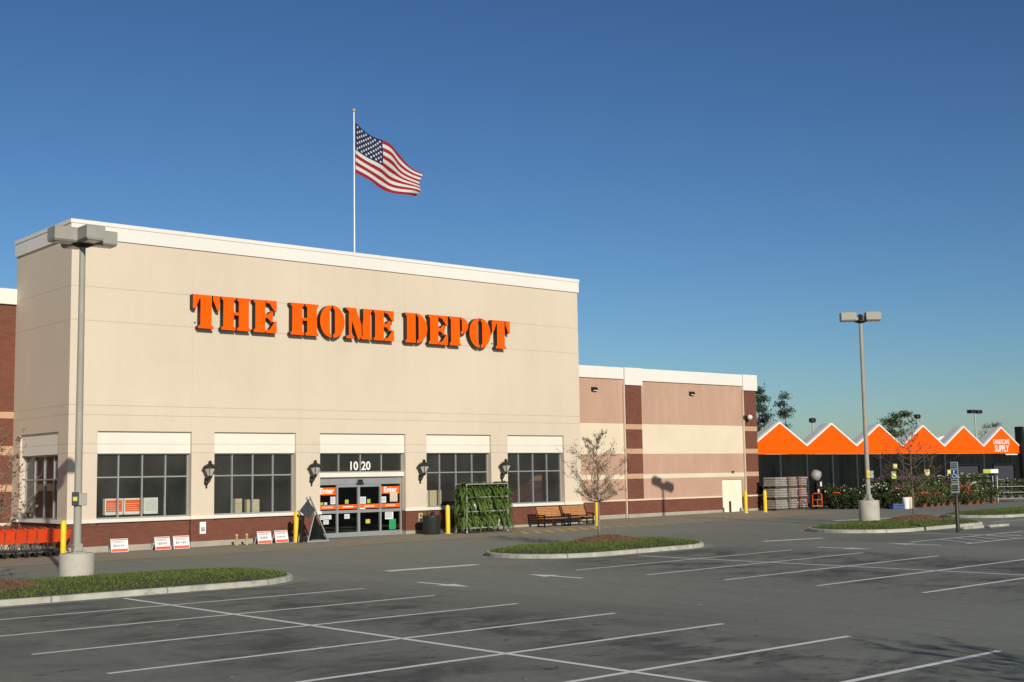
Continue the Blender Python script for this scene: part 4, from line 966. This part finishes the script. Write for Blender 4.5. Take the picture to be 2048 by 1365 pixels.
# ================================================================ GARDEN CENTRE
CY = 55.0
gc = thing('garden_centre', 'dark screened garden centre with a row of six orange gables with white edges', 'garden centre', (88, CY, .3))
GB = lambda: MB((88, CY, .3))
px0, sp_ = 72.5, 6.13; ZV, ZP_ = 4.58, 6.18; ZB = 4.03
XA, XB = 69.3, 106.15
for k in range(6):
    pk = px0 + k * sp_; a, b = max(pk - sp_ / 2, XA), min(pk + sp_ / 2, XB); z_a = ZP_ - (pk - a) / (sp_ / 2) * (ZP_ - ZV); z_b = ZP_ - (b - pk) / (sp_ / 2) * (ZP_ - ZV)
    poly = [(a, ZB), (b, ZB), (b, z_b), (pk, ZP_), (a, z_a)]
    mb = GB(); n = 5; mb.prism(poly, lambda u, v, d: (u, d, v), CY, CY + .08); gab = mb.build('gable', 'orange_paint', gc)
    mb = GB()
    th = .13
    for (p, q) in (((a, z_a), (pk, ZP_)), ((pk, ZP_), (b, z_b))):
        mb.add([(p[0], CY - .05, p[1]), (q[0], CY - .05, q[1]), (q[0], CY - .05, q[1] + th), (p[0], CY - .05, p[1] + th), (p[0], CY + .2, p[1]), (q[0], CY + .2, q[1]), (q[0], CY + .2, q[1] + th), (p[0], CY + .2, p[1] + th)], [(0, 1, 2, 3), (7, 6, 5, 4), (0, 4, 5, 1), (3, 2, 6, 7), (0, 3, 7, 4), (1, 5, 6, 2)])
    mb.build('edge_trim', 'trim_white', gab)
    mb = GB(); d = .62
    for (p, q) in (((a, z_a), (pk, ZP_)), ((pk, ZP_), (b, z_b))):
        mb.add([(p[0], CY + .2, p[1] + .02), (q[0], CY + .2, q[1] + .02), (q[0], CY + .2 + d, q[1] + .02), (p[0], CY + .2 + d, p[1] + .02), (p[0], CY + .2, p[1] + .1), (q[0], CY + .2, q[1] + .1), (q[0], CY + .2 + d, q[1] + .1), (p[0], CY + .2 + d, p[1] + .1)], [(3, 2, 1, 0), (4, 5, 6, 7), (0, 1, 5, 4), (2, 3, 7, 6), (0, 4, 7, 3), (1, 2, 6, 5)])
    mb.build('roof', 'greenhouse', gab)
mb = GB(); put_text(mb, 'LANDSCAPE', 103.1, CY - .02, 5.0, .56, bold=.010, sx=.88, extrude=.01); put_text(mb, 'SUPPLY', 103.1, CY - .02, 4.42, .78, bold=.014, sx=.92, extrude=.01)
mb.build('lettering', 'trim_white', gc)
mb = GB(); mb.box(103.6, 105.6, CY - .1, CY - .06, 3.9, 3.98); mb.build('small_lettering', 'trim_white', gc)
zf = .2
gates = [(95.9, 99.2), (101.6, 105.1)]
mb = GB(); wall_grid(mb, lambda u, v, d: (u, CY + .06 + d, v), XA, XB, zf, ZB - .02, [(a, b, zf, 3.05) for a, b in gates], .06); mb.build('screen_wall', 'mesh_fabric', gc)
x = XA + .1
while x < XB:
    if not any(a < x < b for a, b in gates):
        mb = GB(); mb.box(x - .06, x + .06, CY - .04, CY + .05, zf, ZB - .03); mb.build('screen_post', 'ink', gc)
    x += 3.065
for a, b in gates:
    mb = GB(); mb.box(a - .12, a, CY - .06, CY + .1, zf, 3.15); mb.box(b, b + .12, CY - .06, CY + .1, zf, 3.15); mb.box(a, b, CY - .06, CY + .1, 3.05, 3.2); g_ = mb.build('gate', 'dark_metal', gc)
    mb = GB(); mb.box(a, b, CY + .09, CY + .13, zf, 3.05); mb.build('gate_panel', 'ink', g_)
mb = GB(); mb.box(XB - .05, XB + .45, CY - .3, CY + .3, zf, 6.35); mb.build('end_post', 'dark_metal', gc)
mb = GB(); mb.box(XA, XB, CY + 1.4, CY + 16, 3.8, 3.95); mb.build('shade_roof', 'mesh_fabric', gc)
# pale greenhouse roofs behind
for i, (x, y, w_, h_, lab) in enumerate(((103.9, 71, 4.2, 5.35, 'white rounded shade roof showing in the second gap between the gables'), (121.5, 71, 4.2, 6.2, 'white rounded shade roof showing beside the last gables'))):
    t = thing('shade_roof', lab, 'shade roof', (x, y, .5), 0, 'white shade roofs behind the gables')
    mb = MB(); prof = [(-w_ / 2 + w_ * k / 10, h_ - .9 + .9 * math.sin(math.pi * k / 10) ** .6) for k in range(11)]
    vs = [(u, d, z - .5) for d in (0, 8) for u, z in prof]; mb.add(vs, [(k, k + 1, 12 + k, 11 + k) for k in range(10)], 0, True); mb.add(vs, [tuple(range(10, -1, -1)), tuple(range(11, 22))]); mb.build('cover', 'white_board', t)
    mb = MB()
    for u in (-w_ / 2 + .1, w_ / 2 - .1):
        for d in (.1, 7.9): mb.bar((u, d, -.1), (u, d, h_ - 1.35), .12)
    mb.build('post', 'galvanized', t)

# pallets of bagged goods, three columns of three
cols = [(69.38, 53.15, 'left', 'pack_grey'), (70.66, 53.15, 'middle', 'carton'), (71.78, 53.15, 'right', 'carton_pink')]
wid = [1.36, .98, .92]
for ci, (x, y, nm, mt) in enumerate(cols):
    for lv in range(3):
        lab = 'stack pallet %s column of the wrapped goods, %s' % (nm, ('bottom', 'middle', 'top')[lv])
        lab = '%s wrapped pallet load, %s in the %s stack beside the pink wing' % (('grey', 'tan', 'pink')[ci], ('lowest', 'middle one', 'topmost')[lv], nm)
        t = thing('pallet_load', lab, 'pallet', (x, y, gz(x) + lv * .74), R(random.Random(ci * 3 + lv).uniform(-2, 2)), 'wrapped pallet loads beside the wing')
        w_ = wid[ci]
        mb = MB(); 
        for yy in (-.55, -.05, .45): mb.box(-w_ / 2, w_ / 2, yy, yy + .1, .0, .075)
        for k in range(5): mb.box(-w_ / 2 + k * (w_ - .1) / 4, -w_ / 2 + .1 + k * (w_ - .1) / 4, -.55, .55, .077, .1)
        mb.build('pallet', 'pallet_wood', t)
        mb = MB()
        for r_ in range(4):
            for c_ in range(1):
                xx = -w_ / 2 + .04 + c_ * (w_ / 2); j = random.Random(lv * 9 + r_ + c_).uniform(-.015, .015)
                mb.bbox(xx + j, xx + w_ - .10 + j, -.52, .52, .102 + r_ * .152, .25 + r_ * .152, .04)
        mb.build('sacks', mt, t)
        mb = MB(); u0 = -.08 if ci == 0 else -.22; rq = random.Random(ci * 5 + lv)
        for r_ in range(4):
            uu = u0
            while uu < w_ / 2 - .16:
                ww = rq.uniform(.06, .2); mb.box(uu, uu + ww, -.535, -.515, .13 + r_ * .152, .13 + r_ * .152 + rq.uniform(.05, .11), 0); uu += ww + rq.uniform(.02, .06)
        mb.build('wrapper_print', 'pack_print', t)

def platform_cart(x, y, label):
    t = thing('platform_cart', label, 'cart', (x, y, gz(x)), R(-55), 'orange platform carts by the pallets')
    mb = MB(); mb.bbox(-.35, .35, -.55, .55, .2, .26, .02); mb.build('deck', 'wood', t)
    mb = MB(); mb.tube([(-.3, -.5, .26), (-.3, -.5, .98), (-.2, -.5, 1.08), (.2, -.5, 1.08), (.3, -.5, .98), (.3, -.5, .26)], .035); mb.tube([(-.3, -.5, .65), (.3, -.5, .65)], .025); mb.tube([(0, -.5, .26), (0, -.5, .65)], .02); mb.build('handle', 'orange_paint', t)
    for sx in (-.28, .28):
        for sy in (-.45, .45):
            mb = MB(); mb.lathe((sx - .025, sy, .09), [(.04, 0), (.09, .005), (.09, .045), (.04, .05)], 12, axis='x'); mb.bar((sx, sy, .09), (sx, sy, .2), .04); mb.build('wheel', 'rubber', t)
platform_cart(71.7, 51.5, 'orange handled platform cart close to the stacked pallets'); platform_cart(73.0, 50.9, 'orange handled platform cart beside the dark shrubs')
# ball-shaped white item on a stand above the carts
t = thing('wrapped_bundle', 'pale rounded bundle on top of a dark shelf rack beside the pallet stacks', 'bundle', (73.6, 52.9, gz(73.6)))
mb = MB(); mb.lathe((0, 0, 1.9), [(.1, 0), (.30, .1), (.42, .32), (.36, .55), (.15, .68)], 14)
mb.v = [(x * (1 + .13 * math.sin(5 * z + 3 * x)), y * (1 + .13 * math.cos(4 * z + 5 * x)), z + .04 * math.sin(9 * x + 7 * y)) for x, y, z in mb.v]; mb.build('bundle', 'pack_print', t)
mb = MB()
for zz in (.1, .55, 1.0, 1.4, 1.85):
    mb.box(-.36, .36, -.3, .3, zz, zz + .05)
    if zz < 1.8:
        for k in range(5): mb.bbox(-.34 + .14 * k, -.23 + .14 * k, -.26, .2, zz + .052, zz + .3 + .03 * (k % 3), .02)
for sx in (-.38, .38):
    for sy in (-.3, .3): mb.bar((sx, sy, 0), (sx, sy, 1.9), .04)
mb.build('stand', 'black_metal', t)
mb = MB(); mb.box(.0, .2, -.33, -.305, 1.48, 1.8); mb.box(-.28, -.12, -.33, -.305, 1.1, 1.3); mb.build('tag', 'flyer', t)

# plants
def bush(seed, r, h, n, ls, leafmat, potmat, pot_r, pot_h, flower=None, nf=60, z0=0.):
    rng = np.random.default_rng(seed)
    t = thing('potted_shrub', 'x', 'plant', (0, 0, 0))
    mb = MB(); mb.lathe((0, 0, 0), [(pot_r * .8, 0), (pot_r, pot_h * .9), (pot_r * 1.08, pot_h * .92), (pot_r * 1.08, pot_h), (pot_r * .9, pot_h * .96)], 12); mb.build('pot', potmat, t)
    q = rng.normal(size=(n, 3)); q /= np.linalg.norm(q, axis=1)[:, None]; q *= rng.uniform(.35, 1, size=(n, 1)) ** .5
    lump = 1 + .28 * np.sin(q[:, 0] * 5 + seed) * np.sin(q[:, 1] * 4 + seed * 2) + .2 * np.sin(q[:, 2] * 6)
    P = np.stack([q[:, 0] * r * lump, q[:, 1] * r * lump, pot_h + h / 2 + q[:, 2] * h / 2 * lump], 1)
    mb = MB(); mb.leaves(P, ls, rng, 0, .4)
    for k in range(6):
        a = k * 1.05; mb.tube([(0, 0, pot_h * .8), (math.cos(a) * r * .6, math.sin(a) * r * .6, pot_h + h * .7)], .012, 4)
    mb.build('foliage', leafmat, t)
    if flower:
        q = rng.normal(size=(nf, 3)); q[:, 2] = np.abs(q[:, 2]); q /= np.linalg.norm(q, axis=1)[:, None]
        mb = MB(); mb.leaves(np.stack([q[:, 0] * r, q[:, 1] * r, pot_h + h / 2 + q[:, 2] * h / 2], 1), ls * .9, rng, 0, 0, .9); mb.build('flowers', flower, t)
    return t
used = {}
def plant(key, x, y, z, label, group, s=1.):
    if key not in used:
        used[key] = bush(*PK[key]); o = used[key]; o.location = (x, y, z); o.scale = (s, s, s); o['label'] = label; o['group'] = group
        o.rotation_euler = (0, 0, random.Random(x).uniform(0, 6))
    else:
        o = dup(used[key], (x, y, z), random.Random(x * 7 + y).uniform(0, 6), label, s); o['group'] = group
PK = {
 'dark': (21, .52, .88, 620, .15, 'shrub_green', 'black_pot', .2, .25), 'tall': (22, .55, 1.25, 760, .15, 'shrub_green', 'black_pot', .2, .28, 'flower_white', 14),
 'red': (23, .50, .78, 420, .14, 'pot_green', 'terracotta', .22, .24, 'flower_red', 60), 'green': (24, .52, .9, 420, .15, 'pot_green', 'terracotta', .22, .24), 'white': (25, .48, .8, 400, .14, 'pot_green', 'terracotta', .22, .28, 'flower_white', 30),
 'purple': (26, .36, .48, 260, .11, 'pot_green', 'black_pot', .16, .16, 'flower_purple', 70), 'small': (27, .36, .5, 260, .11, 'pot_green', 'black_pot', .16, .16, 'flower_white', 18)}
rr = random.Random(77)
for x, y in [(72.18, 50.38), (72.42, 49.88), (72.66, 49.39), (72.9, 48.9), (73.13, 48.41), (73.37, 47.92), (73.61, 47.43)]:
    plant('dark', x + .1, y, gz(x), 'low dark evergreen shrub in the front row behind the two headed lamp', 'dark evergreen shrubs in the garden display', rr.uniform(.85, 1.05))
for x, y in [(73.83, 50.82), (74.14, 50.2), (74.44, 49.58), (74.74, 48.97), (75.04, 48.35), (75.33, 47.75), (74.2, 52.2), (74.9, 51.0), (75.7, 49.4)]:
    plant('tall', x, y, gz(x), 'tall dark shrub with white tags behind the low evergreen row', 'dark evergreen shrubs in the garden display', rr.uniform(.85, 1.1))
front_p = [(75.77, 46.64), (76.64, 46.61), (77.52, 46.58), (78.4, 46.55), (79.3, 46.52), (80.21, 46.49), (81.14, 46.46), (82.03, 46.41), (82.88, 46.32), (83.74, 46.24), (84.61, 46.15)]
mid_p = [(75.77, 47.53), (76.73, 47.49), (77.71, 47.45), (78.71, 47.41), (79.72, 47.37), (80.74, 47.33), (81.78, 47.29), (82.84, 47.25), (83.82, 47.15), (84.79, 47.05), (85.78, 46.94)]
seq = ['red', 'red', 'green', 'red', 'white', 'green', 'green', 'red', 'white', 'green', 'green']
word = {'red': 'with red blooms', 'green': 'with plain green leaves', 'white': 'with white blooms'}
for i, (x, y) in enumerate(front_p): plant(seq[i], x + rr.uniform(-.2, .2), y + rr.uniform(-.1, .35), gz(x), 'terracotta potted plant %s in the front garden row' % word[seq[i]], 'terracotta potted plants in the garden display', rr.uniform(.72, 1.12))
for i, (x, y) in enumerate(mid_p): plant(seq[(i * 4 + 1) % 11], x, y + .5, gz(x), 'terracotta potted plant %s in the second garden row' % word[seq[(i * 4 + 1) % 11]], 'terracotta potted plants in the garden display', rr.uniform(1.15, 1.4))
# display racks behind
for i, (x, y) in enumerate([(76.9, 50.0), (78.9, 49.4), (81.6, 49.2), (84.6, 49.1), (87.3, 48.9)]):
    t = thing('display_rack', ('metal plant rack behind the red blooms nearest the lamp', 'metal plant rack with purple flowers behind the bare tree', 'metal plant rack behind the middle of the potted rows', 'metal plant rack behind the parking sign', 'metal plant rack in front of the right garden gate')[i], 'rack', (x, y, gz(x)), R(-35), 'metal racks in the garden display')
    for sx in (-1.1, 1.1):
        for sy in (-.28, .28):
            mb = MB(); mb.bar((sx, sy, 0), (sx, sy, 1.62), .05); mb.build('post', 'dark_metal', t)
    for zz in (.4, .95, 1.35):
        mb = MB(); mb.box(-1.1, 1.1, -.28, .28, zz, zz + .035); mb.build('shelf', 'black_metal', t)
    ca, sa = math.cos(R(-35)), math.sin(R(-35))
    for zz, nm in ((.435, 'low'), (.985, 'middle'), (1.385, 'top')):
        for k in range(4):
            u = -.84 + .56 * k; key = 'purple' if (i in (1, 0) and zz > 1.2) else ('small' if (k + i) % 2 else 'purple' if rr.random() < .3 else 'small')
            plant(key, x + u * ca, y + u * sa, gz(x) + zz, 'small %s flowering plant on the %s shelf of a garden rack' % ('purple' if key == 'purple' else 'white', nm), 'small plants on the garden racks', rr.uniform(.9, 1.15))
# wire shelf rack at the right edge
t = thing('wire_rack', 'white wire shelf rack of pots at the right edge of the garden display', 'rack', (88.2, 46.4, gz(88)), R(-33))
for sx in (-1.3, 1.3):
    for sy in (-.3, .3):
        mb = MB(); mb.bar((sx, sy, 0), (sx, sy, 1.9), .05); mb.build('post', 'galvanized', t)
for zz in (.25, .68, 1.1):
    mb = MB()
    for k in range(5): mb.bar((-1.3, -.3 + .15 * k, zz), (1.3, -.3 + .15 * k, zz), .04)
    mb.box(-1.3, 1.3, -.34, -.31, zz - .015, zz + .025); mb.build('shelf', 'fixture_grey', t)
ca, sa = math.cos(R(-33)), math.sin(R(-33))
for zz, nm in ((.27, 'low'), (.7, 'middle'), (1.12, 'upper')):
    for k in range(4):
        u = -.95 + .62 * k; plant('small', 88.2 + u * ca, 46.4 + u * sa, gz(88) + zz, 'small white flowering plant on the %s shelf of the white wire rack' % nm, 'small plants on the white wire rack', rr.uniform(.75, .95))
# price cards on stakes
for i, (x, y, zt, ww, mt, lab) in enumerate(((76.9, 48.9, 2.15, .35, 'lime_card', 'lime price card on a stake left of the bare tree'), (77.1, 48.9, 2.75, .3, 'yellow_card', 'small yellow price card highest beside the bare tree'), (82.4, 49.7, 2.2, .4, 'yellow_card', 'yellow price card on a stake right of the bare tree'), (89.0, 51.6, 2.2, .7, 'yellow_card', 'wide yellow price card left of the parking sign'), (95.0, 51.7, 2.15, 1.3, 'lime_card', 'long lime and white price card near the gate'))):
    t = thing('price_card', lab, 'card', (x, y, gz(x)), R(-30), 'price cards in the garden display')
    mb = MB(); mb.bar((0, .03, 0), (0, .03, zt + .2), .04); mb.build('stake', 'dark_metal', t)
    hh = .5 if i in (0, 2) else .32
    mb = MB(); mb.box(-ww / 2, ww / 2, -.02, .01, zt - hh / 2, zt + hh / 2, 0); mb.box(-ww * .4 if i < 4 else 0, ww * .4 if i < 4 else ww * .49, -.026, -.02, zt - hh * (.1 if i < 4 else .45), zt + hh * (.2 if i < 4 else .45), 1); mb.build('card', [mt, 'trim_white'], t)
# buckets and a crate
for i, (x, y, mt, lab) in enumerate(((74.15, 46.35, 'white_board', 'tall white bucket in front of the red blooms'), (74.75, 46.4, 'beige_box', 'cream cone shaped bucket right of the white one'))):
    o = MB().lathe((0, 0, 0), [(.2, 0), (.17 if i else .22, .5), (.10 if i else .24, .72), (.09 if i else .2, .74)], 12).build('bucket', mt); o.location = (x, y, gz(x)); tag(o, lab, 'bucket')
t = thing('blue_crate', 'low blue crate on the ground in front of the shrubs', 'crate', (73.7, 46.75, gz(73.7)), R(-30))
mb = MB(); mb.box(-.4, .4, -.3, .3, 0, .04)
for k in range(2): 
    for s in (-.3, .27): mb.box(-.4, .4, s, s + .03, .08 + .15 * k, .18 + .15 * k)
    for s in (-.4, .37): mb.box(s, s + .03, -.27, .27, .08 + .15 * k, .18 + .15 * k)
for s in (-.4, .36):
    for q in (-.3, .26): mb.box(s + .001, s + .039, q + .001, q + .039, .04, .35)
mb.build('slats', 'blue_plastic', t)

# accessible parking sign
t = thing('parking_sign', 'white accessible parking sign with blue symbol on a dark green post', 'sign', (50.55, 29.15, gz(51)), R(-84))
mb = MB(); mb.lathe((0, 0, 0), [(.085, -.05), (.085, 1.6), (.06, 1.62), (.035, 1.63), (.035, 3.0)], 12); mb.build('post', 'sign_green', t)
mb = MB(); mb.bbox(-.17, .17, -.06, -.035, 1.66, 2.1, .008, 0); mb.bbox(-.17, .17, -.06, -.035, 2.12, 3.0, .008, 0); mb.build('panel', 'panel_grey', t)
mb = MB()
mb.box(-.13, .13, -.066, -.06, 2.28, 2.66, 0)
for k in range(3): mb.box(-.13, .13, -.066, -.06, 2.74 + .08 * k, 2.775 + .08 * k, 1)
mb.box(-.12, .12, -.066, -.06, 2.18, 2.22, 1)
for k in range(3): mb.box(-.13, .13, -.066, -.06, 1.76 + .09 * k, 1.82 + .09 * k, 1)
# wheelchair symbol
c = Vector((0, 0, 2.42)); ring = [(c.x - .01 + .095 * math.cos(R(a)), -.070, c.z + .095 * math.sin(R(a))) for a in range(130, 361, 23)]
mb.tube(ring, .012, 4, 2); mb.tube([(-.03, -.07, 2.56), (-.02, -.07, 2.46), (.06, -.07, 2.46), (.09, -.07, 2.36), (.13, -.07, 2.36)], .014, 4, 2); mb.lathe((-.03, -.07, 2.60), [(.028, -.028), (.028, .028)], 8, 2)
mb.build('print', ['sign_blue', 'sign_green', 'trim_white'], t)
for i, (x, y) in enumerate(((53.2, 29.95), (55.2, 29.8))):
    t = MB().bbox(-.9, .9, -.09, .09, 0, .13, .03).build('wheel_stop', 'kerb_concrete'); t.location = (x, y, gz(x)); t.rotation_euler = (0, 0, R(2)); tag(t, ('concrete wheel stop just right of the parking sign post', 'concrete wheel stop farther right of the parking sign post')[i], 'wheel stop', 'concrete wheel stops')

# ================================================================ FAR THINGS
def clump_tree(name, x, y, z, H, rings, trunk_r, label, leafmat, seed, n=900, ls=.5, cat='tree'):
    rng = np.random.default_rng(seed); rr = random.Random(seed); t = thing(name, label, cat, (x, y, z))
    mb = MB(); tp = [(0, 0, 0)]
    for k in range(1, 7): tp.append((rr.uniform(-.15, .15), rr.uniform(-.15, .15), H * .97 * k / 6))
    mb.tube(tp, [trunk_r * (1 - .85 * k / 6) for k in range(7)], 7); P = []
    for (zz, rad, cnt) in rings:
        for i in range(cnt):
            a = rr.uniform(0, 6.283); e = rad * rr.uniform(.45, 1.0); c = (math.cos(a) * e, math.sin(a) * e, zz + rr.uniform(-.3, .3))
            mb.tube([(0, 0, zz - .3 * rad), c], [trunk_r * .25, trunk_r * .06], 4)
            m = n // sum(r[2] for r in rings); s = max(.35, rad * .30)
            P.append(np.array(c) + rng.normal(size=(m, 3)) * np.array((s, s, s * .55)))
    mb.build('trunk', 'pine_bark', t); lb = MB(); lb.leaves(np.concatenate(P), ls, rng, 0, .2); lb.build('crown', leafmat, t)
clump_tree('pine_tree', 121.6, 95, .5, 12.4, [(3, 1.5, 6), (4.5, 1.7, 7), (6, 1.6, 7), (7.4, 1.5, 6), (8.6, 1.35, 5), (9.8, 1.1, 5), (10.9, .7, 4), (11.9, .35, 3)], .2, 'tall dense pine right beside the pink wing', 'pine_green', 31, 5200, .26)
clump_tree('pine_tree', 133.0, 100, .5, 12.3, [(6.5, .35, 2), (7.8, .35, 2), (9.2, .5, 3), (10.0, .95, 5), (10.9, .95, 4), (11.8, .55, 3)], .14, 'thin lone pine with a small top above the first gable', 'pine_green', 33, 1800, .22)
clump_tree('broadleaf_tree', 151.5, 95, .5, 10.4, [(4, 1.7, 6), (5.5, 2.1, 8), (7, 2.2, 9), (8.4, 1.9, 7), (9.5, 1.2, 5)], .25, 'fresh green rounded tree behind the fourth gable', 'spring_green', 34, 4200, .28)
clump_tree('broadleaf_tree', 203.5, 110, .5, 10.4, [(5, 1.8, 7), (6.5, 2.2, 8), (8, 2., 8), (9.3, 1.2, 6)], .2, 'thin grey green tree behind the last gable', 'bud_leaf', 35, 1300, .24)
for i, (x, y, zt, hd, lab) in enumerate(((104.15, 75, 7.55, 1, 'dark single lamp rising between the first two gables'), (123.0, 75, 8.25, 1, 'dark single lamp rising above the fourth gable'), (144.0, 80, 9.5, 2, 'far double lamp standing above the fifth gable'))):
    t = thing('far_lamp', lab, 'street lamp', (x, y, .5), 0, 'far lamps behind the garden centre')
    mb = MB(); mb.lathe((0, 0, 0), [(.12, 0), (.08, zt - .5)], 8); mb.build('pole', 'galvanized', t)
    if hd == 1: mb = MB(); mb.bbox(-.32, .32, -.28, .28, zt - .55, zt - .1, .12); mb.bar((-.5, 0, zt - .4), (.5, 0, zt - .2), .1); mb.build('lamp_head', 'black_metal', t)
    else:
        for s in (-1, 1): mb = MB(); mb.bbox(min(.3 * s, 1.25 * s), max(.3 * s, 1.25 * s), -.35, .35, zt - .62, zt - .2, .05); mb.bar((0, 0, zt - .5), (.35 * s, 0, zt - .4), .12); mb.build('lamp_head', 'black_metal', t)
t = thing('utility_pole', 'far utility pole carrying wires at the right edge', 'utility pole', (190, 92, .5))
mb = MB(); mb.lathe((0, 0, 0), [(.2, 0), (.14, 11.5)], 8); mb.bar((0, -1.3, 10.6), (0, 1.3, 10.6), .16); mb.build('pole', 'pine_bark', t)
mb = MB()
for zz, dy in ((10.7, -1.2), (10.7, 1.2), (9.6, 0), (8.6, .2)):
    mb.tube([(60 * k / 12, dy - 30 * k / 12, zz - .8 * math.sin(math.pi * k / 12)) for k in range(13)], .03, 4)
mb.build('wire', 'cable', t)
